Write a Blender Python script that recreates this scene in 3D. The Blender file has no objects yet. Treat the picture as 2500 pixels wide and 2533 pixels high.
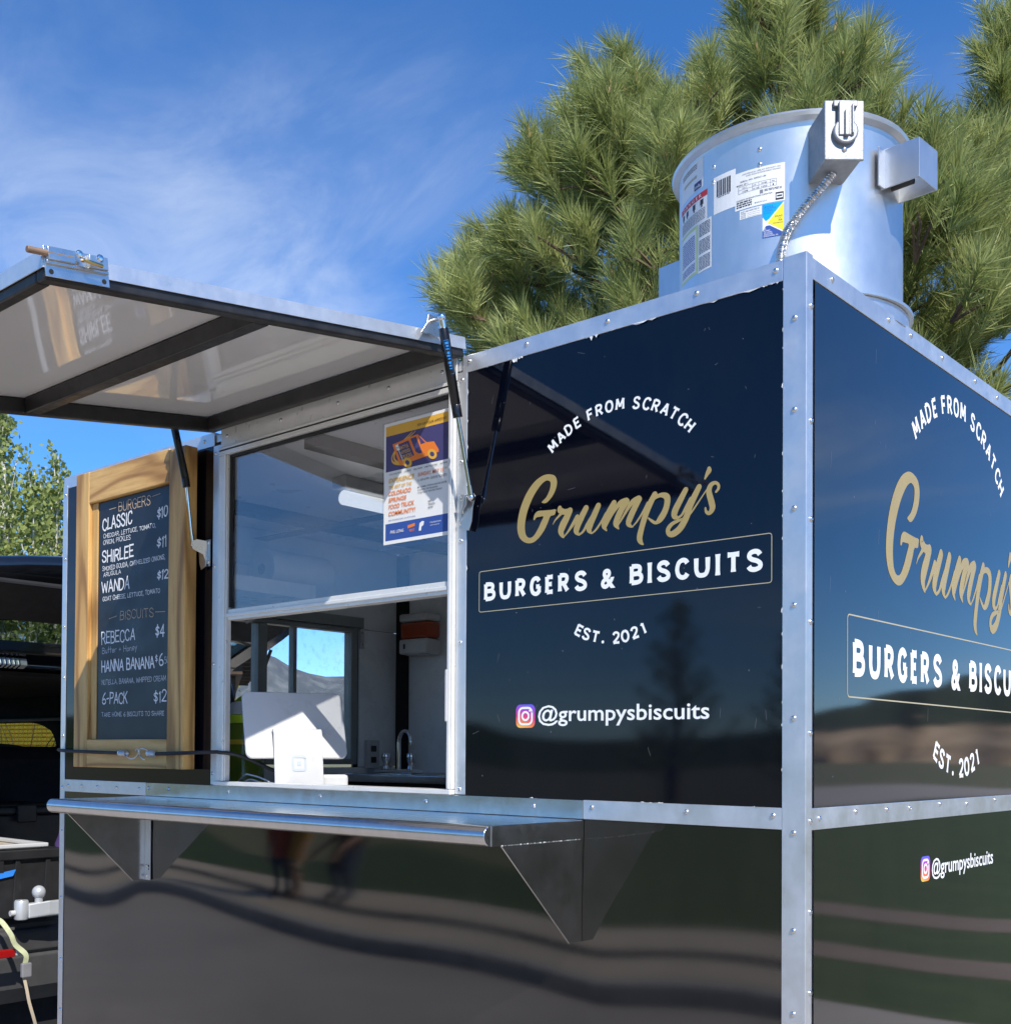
import bpy, bmesh, math, random
import numpy as np
from mathutils import Vector, Matrix
S = bpy.context.scene
COL = S.collection
R_ = math.radians
rng = random.Random(7)

# ---------------------------------------------------------------- camera, sky, sun, exposure
CAM = Vector((0.8906, -1.9309, 1.5497))
cd = bpy.data.cameras.new('camera'); cam = bpy.data.objects.new('camera', cd); COL.objects.link(cam)
cd.sensor_fit = 'HORIZONTAL'; cd.sensor_width = 36.0; cd.lens = 2862.2 / 2500 * 36
cd.shift_x = 222.6 / 2500; cd.shift_y = 553.05 / 2500
cd.clip_start = 0.05; cd.clip_end = 20000
yaw, pit, rol = R_(43.346), R_(0.8593), R_(0.4071)
fw = Vector((-math.sin(yaw) * math.cos(pit), math.cos(yaw) * math.cos(pit), math.sin(pit)))
rt = Vector((math.cos(yaw), math.sin(yaw), 0)); up = rt.cross(fw)
r2 = math.cos(rol) * rt + math.sin(rol) * up; u2 = -math.sin(rol) * rt + math.cos(rol) * up
M = Matrix((r2, u2, -fw)).transposed().to_4x4(); M.translation = CAM
cam.matrix_world = M
S.camera = cam

SUN_AZ, SUN_EL = 60.0, 44.0            # azimuth from -Y towards +X
sdir = Vector((math.sin(R_(SUN_AZ)) * math.cos(R_(SUN_EL)), -math.cos(R_(SUN_AZ)) * math.cos(R_(SUN_EL)), math.sin(R_(SUN_EL))))
W = bpy.data.worlds.new('World'); S.world = W; W.use_nodes = True
nt = W.node_tree; nt.nodes.clear()
wo = nt.nodes.new('ShaderNodeOutputWorld'); bg = nt.nodes.new('ShaderNodeBackground')
sky = nt.nodes.new('ShaderNodeTexSky'); sky.sky_type = 'NISHITA'; sky.sun_disc = False
sky.sun_elevation = R_(SUN_EL); sky.sun_rotation = math.atan2(sdir.x, sdir.y)
sky.altitude = 1800; sky.air_density = 1.0; sky.dust_density = 0.0; sky.ozone_density = 10.0
bg.inputs['Strength'].default_value = 0.15
# thin cirrus in the sky, laid out by direction over the whole dome
tc = nt.nodes.new('ShaderNodeTexCoord'); sep = nt.nodes.new('ShaderNodeSeparateXYZ')
nt.links.new(tc.outputs['Generated'], sep.inputs[0])
def wmath(op, a, b=None, clamp=False):
    n = nt.nodes.new('ShaderNodeMath'); n.operation = op; n.use_clamp = clamp
    for i, v in enumerate((a, b)):
        if v is None: continue
        if isinstance(v, (int, float)): n.inputs[i].default_value = v
        else: nt.links.new(v, n.inputs[i])
    return n.outputs[0]
zc = wmath('ADD', wmath('MAXIMUM', sep.outputs[2], 0.0), 0.22)
px = wmath('DIVIDE', sep.outputs[0], zc); py = wmath('DIVIDE', sep.outputs[1], zc)
cmb = nt.nodes.new('ShaderNodeCombineXYZ'); nt.links.new(px, cmb.inputs[0]); nt.links.new(py, cmb.inputs[1])
VX_, VY_ = 14.16, 19.59
def wnoise(loc, scl, rotz, scale, det, rough, dist):
    mp = nt.nodes.new('ShaderNodeMapping'); mp.inputs['Location'].default_value = loc; mp.inputs['Scale'].default_value = scl
    mp.inputs['Rotation'].default_value = (0, 0, rotz)
    nt.links.new(cmb.outputs[0], mp.inputs['Vector'])
    n = nt.nodes.new('ShaderNodeTexNoise'); n.inputs['Scale'].default_value = scale; n.inputs['Detail'].default_value = det
    n.inputs['Roughness'].default_value = rough; n.inputs['Distortion'].default_value = dist
    nt.links.new(mp.outputs[0], n.inputs['Vector'])
    return n.outputs['Fac']
def wramp(f, a, b):
    n = nt.nodes.new('ShaderNodeMapRange'); n.interpolation_type = 'SMOOTHSTEP'
    n.inputs['From Min'].default_value = a; n.inputs['From Max'].default_value = b
    nt.links.new(f, n.inputs['Value']); return n.outputs[0]
wisp = wramp(wnoise((1.3, 0.4, 0), (1.0, 1.7, 1), 0.9, 2.6, 10, 0.60, 0.55), 0.34, 0.80)
veil = wramp(wnoise((VX_, VY_, 0), (1, 1, 1), 0.0, 0.75, 2, 0.5, 0.2), 0.47, 0.70)
cf = wmath('MULTIPLY', wmath('ADD', wmath('MULTIPLY', wisp, 0.42), 0.08), veil)
mix = nt.nodes.new('ShaderNodeMixRGB'); mix.inputs['Color2'].default_value = (4.6, 5.0, 5.5, 1)
nt.links.new(cf, mix.inputs['Fac']); 
hs = nt.nodes.new('ShaderNodeHueSaturation'); hs.inputs['Saturation'].default_value = 1.10; nt.links.new(sky.outputs[0], hs.inputs['Color'])
nt.links.new(hs.outputs[0], mix.inputs['Color1'])
nt.links.new(mix.outputs[0], bg.inputs['Color']); nt.links.new(bg.outputs[0], wo.inputs['Surface'])

sl = bpy.data.lights.new('sun', 'SUN'); sun = bpy.data.objects.new('sun', sl); COL.objects.link(sun)
sl.energy = 4.2; sl.angle = R_(0.53); sl.color = (1.0, 0.955, 0.88)
sun.rotation_euler = (-sdir).to_track_quat('-Z', 'Y').to_euler(); sun.location = (6, -4, 8)
S.view_settings.view_transform = 'Standard'; S.view_settings.look = 'None'
S.view_settings.exposure = 0.5; S.view_settings.gamma = 1.0; S.view_settings.use_curve_mapping = False
S.render.engine = 'CYCLES'
S.cycles.max_bounces = 8; S.cycles.diffuse_bounces = 4; S.cycles.glossy_bounces = 5; S.cycles.transparent_max_bounces = 16
S.cycles.transmission_bounces = 6; S.cycles.use_denoising = True; S.cycles.sample_clamp_indirect = 6

# ---------------------------------------------------------------- materials
def new_mat(name):
    m = bpy.data.materials.new(name); m.use_nodes = True
    t = m.node_tree; b = t.nodes['Principled BSDF']
    return m, t, b
def nz(t, scale, det=4, stretch=(1, 1, 1), rough=0.55, dist=0.0, coord='Object', loc=(0, 0, 0)):
    c = t.nodes.new('ShaderNodeTexCoord'); mp = t.nodes.new('ShaderNodeMapping')
    mp.inputs['Scale'].default_value = stretch; mp.inputs['Location'].default_value = loc
    t.links.new(c.outputs[coord], mp.inputs['Vector'])
    n = t.nodes.new('ShaderNodeTexNoise'); n.inputs['Scale'].default_value = scale; n.inputs['Detail'].default_value = det
    n.inputs['Roughness'].default_value = rough; n.inputs['Distortion'].default_value = dist
    t.links.new(mp.outputs[0], n.inputs['Vector']); return n.outputs['Fac']
def ramp(t, f, stops):
    r = t.nodes.new('ShaderNodeValToRGB'); e = r.color_ramp.elements
    while len(e) > 1: e.remove(e[0])
    e[0].position = stops[0][0]; e[0].color = (*stops[0][1], 1)
    for p, c in stops[1:]:
        q = e.new(p); q.color = (*c, 1)
    t.links.new(f, r.inputs['Fac']); return r.outputs['Color']
def mrange(t, f, a, b, c, d):
    n = t.nodes.new('ShaderNodeMapRange')
    for i, v in zip(('From Min', 'From Max', 'To Min', 'To Max'), (a, b, c, d)): n.inputs[i].default_value = v
    t.links.new(f, n.inputs['Value']); return n.outputs[0]
def bumpn(t, b, f, strength, dist=0.01):
    n = t.nodes.new('ShaderNodeBump'); n.inputs['Strength'].default_value = strength; n.inputs['Distance'].default_value = dist
    t.links.new(f, n.inputs['Height']); t.links.new(n.outputs[0], b.inputs['Normal'])
def pm(name, col, rough=0.5, metal=0.0, var=0.12, scale=9.0, rvar=0.08, bump=0.0, bscale=60.0, spec=0.5, coat=0.0, stretch=(1, 1, 1), bdist=0.002):
    m, t, b = new_mat(name)
    f = nz(t, scale, 6, stretch)
    lo = tuple(max(0, c * (1 - var)) for c in col); hi = tuple(min(1, c * (1 + var)) for c in col)
    t.links.new(ramp(t, f, [(0.3, lo), (0.7, hi)]), b.inputs['Base Color'])
    f2 = nz(t, scale * 2.3, 5, stretch, loc=(3, 1, 2))
    t.links.new(mrange(t, f2, 0.3, 0.7, max(0, rough - rvar), min(1, rough + rvar)), b.inputs['Roughness'])
    b.inputs['Metallic'].default_value = metal; b.inputs['Specular IOR Level'].default_value = spec; b.inputs['Coat Weight'].default_value = 0.35 if spec > 0.95 else 0.0; b.inputs['Coat Roughness'].default_value = 0.05
    b.inputs['Coat Weight'].default_value = coat; b.inputs['Coat Roughness'].default_value = 0.03
    if bump: bumpn(t, b, nz(t, bscale, 3, stretch), bump, bdist)
    return m
def alu(name, base, rough, blotch=0.5, metal=1.0, mott=0.8):
    m, t, b = new_mat(name); b.inputs['Metallic'].default_value = metal
    f = nz(t, 14, 8, rough=0.7); g = nz(t, 55, 5, (1, 1, 0.25), loc=(2, 7, 1))
    a = t.nodes.new('ShaderNodeMixRGB'); a.inputs['Fac'].default_value = 0.4
    t.links.new(ramp(t, f, [(0.3, tuple(c * mott for c in base)), (0.62, base), (0.78, tuple(min(1, c * 1.12) for c in base))]), a.inputs['Color1'])
    t.links.new(ramp(t, g, [(0.3, tuple(c * 0.85 for c in base)), (0.7, base)]), a.inputs['Color2'])
    t.links.new(a.outputs[0], b.inputs['Base Color'])
    t.links.new(mrange(t, f, 0.3, 0.75, rough - 0.1 * blotch, rough + 0.2 * blotch), b.inputs['Roughness'])
    bumpn(t, b, g, 0.08, 0.001)
    return m
def gloss_panel(name, col, rough=0.035, dirt=0.25, spec=0.5):
    m, t, b = new_mat(name)
    f = nz(t, 5, 7, (1, 1, 0.5), rough=0.65); s = nz(t, 90, 2, (1, 1, 0.12))
    ds = nz(t, 3.2, 9, (1, 1, 0.35), rough=0.75, loc=(4, 2, 7)); dm = t.nodes.new('ShaderNodeMixRGB'); dm.inputs['Color2'].default_value = (0.20, 0.17, 0.14, 1)
    t.links.new(mrange(t, ds, 0.45, 0.85, 0.0, 0.09 * dirt), dm.inputs['Fac'])
    t.links.new(ramp(t, f, [(0.35, col), (0.8, tuple(c * 1.25 + 0.0015 for c in col))]), dm.inputs['Color1']); t.links.new(dm.outputs[0], b.inputs['Base Color'])
    r = t.nodes.new('ShaderNodeMath'); r.operation = 'ADD'
    t.links.new(mrange(t, f, 0.35, 0.8, rough, rough + 0.05 * dirt * 4 * 0.3), r.inputs[0]); t.links.new(mrange(t, s, 0.55, 0.8, 0, 0.03 * dirt), r.inputs[1])
    t.links.new(r.outputs[0], b.inputs['Roughness']); b.inputs['Specular IOR Level'].default_value = spec; b.inputs['Coat Weight'].default_value = 0.35 if spec > 0.95 else 0.0; b.inputs['Coat Roughness'].default_value = 0.05
    bumpn(t, b, nz(t, 420, 2), 0.012, 0.001)
    return m
def glass_mat(name, tint, base=0.07, dirt=0.0):
    m, t, b = new_mat(name); t.nodes.remove(b); out = t.nodes['Material Output']
    tr = t.nodes.new('ShaderNodeBsdfTransparent'); tr.inputs[0].default_value = (*tint, 1)
    gl = t.nodes.new('ShaderNodeBsdfGlossy'); gl.inputs['Roughness'].default_value = 0.0
    lw = t.nodes.new('ShaderNodeLayerWeight'); lw.inputs['Blend'].default_value = 0.5
    p = t.nodes.new('ShaderNodeMath'); p.operation = 'POWER'; p.inputs[1].default_value = 4.0
    t.links.new(lw.outputs['Facing'], p.inputs[0])
    f = mrange(t, p.outputs[0], 0, 1, base, 0.95)
    mx = t.nodes.new('ShaderNodeMixShader'); t.links.new(f, mx.inputs[0]); t.links.new(tr.outputs[0], mx.inputs[1]); t.links.new(gl.outputs[0], mx.inputs[2])
    last = mx
    if dirt:
        d = t.nodes.new('ShaderNodeBsdfDiffuse'); d.inputs[0].default_value = (0.5, 0.52, 0.5, 1)
        m2 = t.nodes.new('ShaderNodeMixShader')
        t.links.new(mrange(t, nz(t, 38, 5, rough=0.7), 0.52, 0.85, 0.015, dirt), m2.inputs[0]); t.links.new(mx.outputs[0], m2.inputs[1]); t.links.new(d.outputs[0], m2.inputs[2]); last = m2
    t.links.new(last.outputs[0], out.inputs['Surface'])
    return m
def wood(name, axis, tone=1.0):
    m, t, b = new_mat(name)
    st = {'z': (11, 11, 0.9), 'x': (0.9, 11, 11)}[axis]
    low = nz(t, 0.9, 2, {'z': (5.5, 5.5, 0.8), 'x': (0.8, 5.5, 5.5)}[axis], rough=0.4, dist=0.25)
    mu = t.nodes.new('ShaderNodeMath'); mu.operation = 'MULTIPLY'; mu.inputs[1].default_value = 62; t.links.new(low, mu.inputs[0])
    si = t.nodes.new('ShaderNodeMath'); si.operation = 'SINE'; t.links.new(mu.outputs[0], si.inputs[0])
    fine = nz(t, 9, 4, st, rough=0.65); k = tone
    ca = ramp(t, mrange(t, si.outputs[0], -1, 1, 0, 1), [(0.0, (0.74 * k, 0.46 * k, 0.165 * k)), (0.62, (0.66 * k, 0.385 * k, 0.13 * k)), (0.9, (0.48 * k, 0.265 * k, 0.085 * k)), (1, (0.40 * k, 0.21 * k, 0.065 * k))])
    cb = ramp(t, fine, [(0.3, (0.70, 0.62, 0.52)), (0.62, (1, 1, 1))])
    mx = t.nodes.new('ShaderNodeMixRGB'); mx.blend_type = 'MULTIPLY'; mx.inputs['Fac'].default_value = 0.7
    t.links.new(ca, mx.inputs['Color1']); t.links.new(cb, mx.inputs['Color2']); t.links.new(mx.outputs[0], b.inputs['Base Color'])
    b.inputs['Roughness'].default_value = 0.5; b.inputs['Specular IOR Level'].default_value = 0.35
    bumpn(t, b, fine, 0.15, 0.002)
    return m
def leaf_mat(name, c1, c2, scale=3.0, trans=0.35):
    m, t, b = new_mat(name); out = t.nodes['Material Output']
    f = nz(t, scale, 5, rough=0.7)
    col = ramp(t, f, [(0.3, c1), (0.72, c2)])
    t.links.new(col, b.inputs['Base Color']); b.inputs['Roughness'].default_value = 0.5; b.inputs['Specular IOR Level'].default_value = 0.35
    tl = t.nodes.new('ShaderNodeBsdfTranslucent'); t.links.new(col, tl.inputs[0])
    mx = t.nodes.new('ShaderNodeMixShader'); mx.inputs[0].default_value = trans
    t.links.new(b.outputs[0], mx.inputs[1]); t.links.new(tl.outputs[0], mx.inputs[2]); t.links.new(mx.outputs[0], out.inputs['Surface'])
    return m

MT = {}
MT['alu'] = alu('brushed_aluminium', (0.76, 0.77, 0.78), 0.36, 0.8, 0.80)
MT['alu_side'] = alu('scuffed_aluminium', (0.78, 0.79, 0.80), 0.34, 1.0, 0.75)
MT['stainless'] = alu('stainless_steel', (0.66, 0.66, 0.66), 0.20, 0.35)
MT['galv'] = alu('spun_aluminium', (0.70, 0.72, 0.74), 0.37, 0.35, 0.90, 0.93)
MT['zinc'] = alu('zinc_plate', (0.72, 0.72, 0.70), 0.30, 0.5)
def added_glow_mat():
    m, t, b = new_mat('tube_added_glow'); b.inputs['Base Color'].default_value = (.8, .8, .8, 1); b.inputs['Emission Color'].default_value = (.93, .97, 1, 1); b.inputs['Emission Strength'].default_value = 0.6; return m  # the tube's glow is added to brighten the interior
MT['added_glow'] = added_glow_mat()
MT['chrome'] = pm('chrome', (0.8, 0.8, 0.8), 0.07, 1.0, 0.03, rvar=0.03)
MT['screw'] = pm('screw_steel', (0.72, 0.72, 0.72), 0.25, 1.0, 0.1, rvar=0.08)
MT['navy'] = gloss_panel('navy_vinyl', (0.0010, 0.0019, 0.0058), 0.022)
MT['navy2'] = gloss_panel('navy_vinyl_end', (0.0014, 0.0026, 0.0075), 0.028, 0.25, 1.0)
MT['black_gloss'] = gloss_panel('black_gloss_skin', (0.0060, 0.0055, 0.0050), 0.028, 0.5, 1.0)
MT['white_vinyl'] = pm('white_lettering', (0.88, 0.88, 0.87), 0.35, 0, 0.03)
MT['gold'] = pm('gold_lettering', (0.42, 0.31, 0.115), 0.38, 0.15, 0.05)
MT['gold_line'] = pm('pale_gold_line', (0.50, 0.43, 0.28), 0.4, 0.1, 0.05)
MT['film'] = pm('torn_film', (0.72, 0.72, 0.71), 0.3, 0, 0.15, coat=0.3)
MT['white_frp'] = pm('white_frp', (0.86, 0.84, 0.81), 0.07, 0, 0.03, scale=3, rvar=0.03, coat=0.7)
MT['int_white'] = pm('interior_white', (0.86, 0.86, 0.86), 0.32, 0, 0.05, scale=4)
MT['int_grey'] = pm('interior_grey', (0.78, 0.80, 0.81), 0.3, 0, 0.06, scale=4)
MT['frame_white'] = pm('window_frame', (0.70, 0.69, 0.66), 0.34, 0.25, 0.06, scale=20)
MT['frame_dark'] = pm('grey_frame', (0.26, 0.28, 0.27), 0.4, 0.2, 0.1)
MT['tube'] = pm('black_steel_tube', (0.018, 0.017, 0.016), 0.42, 0, 0.5, scale=22, bump=0.15, bscale=70)
MT['tube_worn'] = pm('worn_black_paint', (0.035, 0.028, 0.022), 0.55, 0, 0.6, scale=16)
MT['black_plastic'] = pm('black_plastic', (0.018, 0.018, 0.019), 0.38, 0, 0.15, bump=0.05)
MT['black_matte'] = pm('black_cloth', (0.010, 0.010, 0.011), 0.8, 0, 0.2)
MT['rubber'] = pm('black_rubber', (0.016, 0.016, 0.016), 0.65, 0, 0.15)
MT['strut'] = pm('strut_enamel', (0.006, 0.006, 0.007), 0.22, 0, 0.1)
MT['blue_label'] = pm('blue_label', (0.02, 0.22, 0.62), 0.35, 0, 0.1)
MT['glass'] = glass_mat('window_glass', (0.94, 0.95, 0.96), 0.13)
MT['glass_clear'] = glass_mat('end_window_glass', (0.93, 0.95, 0.95), 0.03, 0.22)
MT['glass_dark'] = glass_mat('tinted_car_glass', (0.55, 0.60, 0.58), 0.07)
MT['wood_v'] = wood('pine_board_upright', 'z', 0.88); MT['wood_h'] = wood('pine_board_level', 'x', 0.95)
MT['wood_red'] = pm('red_heartwood', (0.30, 0.12, 0.06), 0.5, 0, 0.2, scale=5, stretch=(9, 9, 0.6))
MT['chalk'] = pm('chalkboard_black', (0.011, 0.0115, 0.014), 0.33, 0, 0.35, scale=6, rvar=0.08)
MT['chalk_white'] = pm('white_chalk_ink', (0.78, 0.79, 0.80), 0.8, 0, 0.12, scale=140)
MT['chalk_thin'] = pm('thin_chalk_ink', (0.55, 0.57, 0.60), 0.8, 0, 0.25, scale=160)
MT['chalk_tan'] = pm('tan_chalk_ink', (0.50, 0.38, 0.27), 0.8, 0, 0.25, scale=160)
MT['white_plastic'] = pm('white_plastic', (0.52, 0.52, 0.52), 0.32, 0, 0.02)
MT['grey_print'] = pm('grey_print', (0.42, 0.46, 0.49), 0.4, 0, 0.02)
MT['paper'] = pm('white_paper', (0.78, 0.78, 0.77), 0.55, 0, 0.03)
MT['ink'] = pm('black_ink', (0.03, 0.03, 0.035), 0.5, 0, 0.1)
MT['ink_grey'] = pm('grey_ink', (0.20, 0.21, 0.24), 0.5, 0, 0.1)
MT['p_navy'] = pm('print_navy', (0.055, 0.05, 0.16), 0.45, 0, 0.05)
MT['p_blue'] = pm('print_blue', (0.03, 0.08, 0.32), 0.45, 0, 0.05)
MT['p_gold'] = pm('print_gold', (0.72, 0.40, 0.05), 0.45, 0, 0.05)
MT['p_orange'] = pm('print_orange', (0.78, 0.20, 0.03), 0.45, 0, 0.05)
MT['p_red'] = pm('print_red', (0.55, 0.03, 0.03), 0.45, 0, 0.05)
MT['p_cyan'] = pm('print_cyan', (0.0, 0.36, 0.80), 0.4, 0, 0.05)
MT['p_yellow'] = pm('print_yellow', (0.85, 0.72, 0.04), 0.4, 0, 0.05)
MT['p_green'] = pm('print_pale_green', (0.55, 0.62, 0.30), 0.4, 0, 0.1)
MT['clear_film'] = glass_mat('clear_sleeve', (0.93, 0.94, 0.96), 0.05)
MT['cast'] = pm('cast_grey_metal', (0.30, 0.31, 0.32), 0.42, 0.5, 0.12, scale=60, bump=0.25, bscale=240, bdist=0.001)
MT['brass'] = pm('brass', (0.62, 0.42, 0.16), 0.3, 1.0, 0.15)
MT['rust'] = pm('rusty_rod', (0.42, 0.27, 0.17), 0.55, 0.6, 0.3)
MT['jug'] = pm('green_jug', (0.10, 0.16, 0.010), 0.18, 0, 0.08); MT['jug_lime'] = pm('lime_lid', (0.45, 0.62, 0.02), 0.35, 0, 0.05)
MT['jug_yel'] = pm('yellow_band', (0.42, 0.33, 0.02), 0.35, 0, 0.05)
MT['soap'] = pm('orange_soap', (0.34, 0.05, 0.012), 0.12, 0, 0.1, coat=0.5)
MT['car'] = pm('black_car_paint', (0.006, 0.0065, 0.008), 0.12, 0, 0.1, coat=1.0)
MT['car_int'] = pm('car_interior', (0.010, 0.010, 0.011), 0.8, 0, 0.2)
MT['bumper'] = pm('grained_bumper', (0.055, 0.055, 0.056), 0.5, 0, 0.15, bump=0.15, bscale=300, bdist=0.001)
MT['red_lens'] = pm('red_reflector', (0.30, 0.008, 0.008), 0.12, 0, 0.1, coat=0.8)
MT['blue_tape'] = pm('blue_tape', (0.03, 0.22, 0.72), 0.5, 0, 0.08)
MT['silver_paint'] = pm('silver_paint', (0.50, 0.52, 0.54), 0.35, 0.3, 0.08)
MT['strap'] = pm('yellow_green_strap', (0.48, 0.50, 0.30), 0.7, 0, 0.2, scale=30); MT['grey_plastic'] = pm('grey_plastic', (0.20, 0.20, 0.21), 0.45)
MT['tan'] = pm('tan_board', (0.50, 0.42, 0.31), 0.5, 0, 0.1); MT['purple'] = pm('purple_cloth', (0.13, 0.07, 0.24), 0.7)
MT['concrete'] = pm('concrete_kerb', (0.40, 0.38, 0.35), 0.85, 0, 0.15, bump=0.3)
MT['bark'] = pm('pine_bark', (0.115, 0.075, 0.048), 0.9, 0, 0.4, scale=12, bump=0.8, bscale=25, bdist=0.02)
MT['bark_pale'] = pm('pale_bark', (0.58, 0.56, 0.50), 0.8, 0, 0.35, scale=10, bump=0.4, bscale=30, bdist=0.01)
MT['needles'] = leaf_mat('pine_needles', (0.18, 0.235, 0.06), (0.52, 0.55, 0.22), 3.0, 0.40)
MT['bud'] = pm('pine_bud', (0.42, 0.27, 0.14), 0.7)
MT['poplar'] = leaf_mat('poplar_leaves', (0.18, 0.25, 0.06), (0.44, 0.48, 0.17), 6, 0.45)
MT['willow'] = leaf_mat('yellow_green_leaves', (0.20, 0.22, 0.05), (0.36, 0.36, 0.12), 4, 0.4)
MT['shingle'] = pm('dark_shingle', (0.045, 0.038, 0.034), 0.85, 0, 0.3); MT['beam'] = pm('dark_beam', (0.085, 0.05, 0.03), 0.7, 0, 0.3)
MT['net'] = pm('yellow_fence_net', (0.80, 0.58, 0.02), 0.5, 0, 0.1); MT['net_line'] = pm('fence_cord', (0.52, 0.26, 0.01), 0.5)
MT['twig'] = pm('grey_twig', (0.10, 0.07, 0.05), 0.8)
MT['red_net'] = pm('red_netting', (0.50, 0.12, 0.12), 0.6)
MT['tyre'] = pm('tyre', (0.02, 0.02, 0.02), 0.8); MT['skin'] = pm('skin', (0.45, 0.26, 0.17), 0.5)
MT['hair'] = pm('brown_hair', (0.05, 0.03, 0.02), 0.6)
for n_, c_ in dict(denim=(0.03, 0.045, 0.09), khaki=(0.30, 0.23, 0.14), mustard=(0.45, 0.23, 0.03), redshirt=(0.35, 0.04, 0.03), darkshirt=(0.03, 0.03, 0.035)).items():
    MT[n_] = pm('cloth_' + n_, c_, 0.85)

# ---------------------------------------------------------------- mesh helpers
class MB:
    def __init__(s): s.v = []; s.f = []; s.m = []; s.sm = []
    def add(s, vs, fs, m=0, smooth=False):
        o = len(s.v); s.v += [tuple(p) for p in vs]
        for f in fs: s.f.append(tuple(i + o for i in f)); s.m.append(m); s.sm.append(smooth)
        return s
    def box(s, x0, x1, y0, y1, z0, z1, m=0):
        if x0 > x1: x0, x1 = x1, x0
        if y0 > y1: y0, y1 = y1, y0
        if z0 > z1: z0, z1 = z1, z0
        v = [(x, y, z) for z in (z0, z1) for y in (y0, y1) for x in (x0, x1)]
        return s.add(v, [(0, 2, 3, 1), (4, 5, 7, 6), (0, 1, 5, 4), (2, 6, 7, 3), (0, 4, 6, 2), (1, 3, 7, 5)], m)
    def obox(s, c, ax, ay, az, hx, hy, hz, m=0):
        c = Vector(c); ax = Vector(ax).normalized(); ay = Vector(ay).normalized(); az = Vector(az).normalized()
        v = [c + ax * hx * i + ay * hy * j + az * hz * k for k in (-1, 1) for j in (-1, 1) for i in (-1, 1)]
        return s.add(v, [(0, 2, 3, 1), (4, 5, 7, 6), (0, 1, 5, 4), (2, 6, 7, 3), (0, 4, 6, 2), (1, 3, 7, 5)], m)
    def prism(s, pts, off, m=0, smooth=False):
        """pts: closed 3-D loop, off: extrusion vector"""
        n = len(pts); off = Vector(off); p = [Vector(q) for q in pts]
        s.add(p + [q + off for q in p], [tuple(range(n - 1, -1, -1)), tuple(range(n, 2 * n))], m)
        s.add(p + [q + off for q in p], [(i, (i + 1) % n, n + (i + 1) % n, n + i) for i in range(n)], m, smooth)
        return s
    def tube(s, path, r, n=12, m=0, caps=True, smooth=True):
        P = [Vector(p) for p in path]; k = len(P)
        rs = r if isinstance(r, (list, tuple)) else [r] * k
        t0 = (P[1] - P[0]).normalized(); u = t0.orthogonal().normalized(); vs = []
        for i in range(k):
            t = (P[min(i + 1, k - 1)] - P[max(i - 1, 0)]).normalized()
            u = (u - t * u.dot(t)); u = u.normalized() if u.length > 1e-6 else t.orthogonal().normalized(); w = t.cross(u)
            for j in range(n):
                a = 2 * math.pi * j / n; vs.append(P[i] + (u * math.cos(a) + w * math.sin(a)) * rs[i])
        fs = [(i * n + j, i * n + (j + 1) % n, (i + 1) * n + (j + 1) % n, (i + 1) * n + j) for i in range(k - 1) for j in range(n)]
        s.add(vs, fs, m, smooth)
        if caps: s.add(vs[:n], [tuple(range(n - 1, -1, -1))], m); s.add(vs[-n:], [tuple(range(n))], m)
        return s
    def lathe(s, prof, c, axis=(0, 0, 1), n=32, m=0, smooth=True, closed=False, a0=0, a1=360):
        c = Vector(c); az = Vector(axis).normalized(); ax = az.orthogonal().normalized()
        if abs(az.z) > 0.99: ax = Vector((1, 0, 0))
        ay = az.cross(ax); full = abs(a1 - a0) >= 359.9; k = n if full else n + 1; vs = []
        for (r, z) in prof:
            for j in range(k):
                a = R_(a0) + R_(a1 - a0) * j / n; vs.append(c + (ax * math.cos(a) + ay * math.sin(a)) * r + az * z)
        fs = []
        for i in range(len(prof) - 1):
            for j in range(n):
                j2 = (j + 1) % k if full else j + 1
                fs.append((i * k + j, i * k + j2, (i + 1) * k + j2, (i + 1) * k + j))
        s.add(vs, fs, m, smooth); return s
    def sphere(s, c, r, m=0, n=16, sq=(1, 1, 1)):
        pr = [(math.sin(math.pi * i / n) * r, -math.cos(math.pi * i / n) * r) for i in range(n + 1)]
        a = len(s.v); s.lathe([(max(p, 1e-5), z) for p, z in pr], (0, 0, 0), n=n * 2, m=m)
        for i in range(a, len(s.v)):
            q = s.v[i]; s.v[i] = (c[0] + q[0] * sq[0], c[1] + q[1] * sq[1], c[2] + q[2] * sq[2])
        return s
def world_of(o):
    v = Vector((0, 0, 0))
    while o: v += o.location; o = o.parent
    return v
def link_mesh(name, me, parent=None):
    o = bpy.data.objects.new(name, me); COL.objects.link(o); o.parent = parent; return o
def obj(name, mb, mats, parent=None, bevel=0.0, ang=35, org=None, seg=2):
    """link one mesh; its origin is its parent's origin, or org for a thing of its own"""
    if not isinstance(mats, (list, tuple)): mats = [mats]
    o0 = Vector(org) if org is not None else world_of(parent)
    me = bpy.data.meshes.new(name)
    me.from_pydata([(p[0] - o0.x, p[1] - o0.y, p[2] - o0.z) for p in mb.v], [], mb.f)
    for m in mats: me.materials.append(MT[m] if isinstance(m, str) else m)
    me.polygons.foreach_set('material_index', mb.m); me.polygons.foreach_set('use_smooth', mb.sm)
    me.update()
    bm = bmesh.new(); bm.from_mesh(me); bmesh.ops.remove_doubles(bm, verts=bm.verts, dist=1e-5); bmesh.ops.recalc_face_normals(bm, faces=bm.faces); bm.to_mesh(me); bm.free()
    if any(mb.sm): me.set_sharp_from_angle(angle=R_(ang))
    o = link_mesh(name, me, parent)
    if parent is None: o.location = o0
    if bevel:
        b = o.modifiers.new('bevel', 'BEVEL'); b.width = bevel; b.segments = seg; b.limit_method = 'ANGLE'; b.angle_limit = R_(40); b.harden_normals = False
    return o
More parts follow.
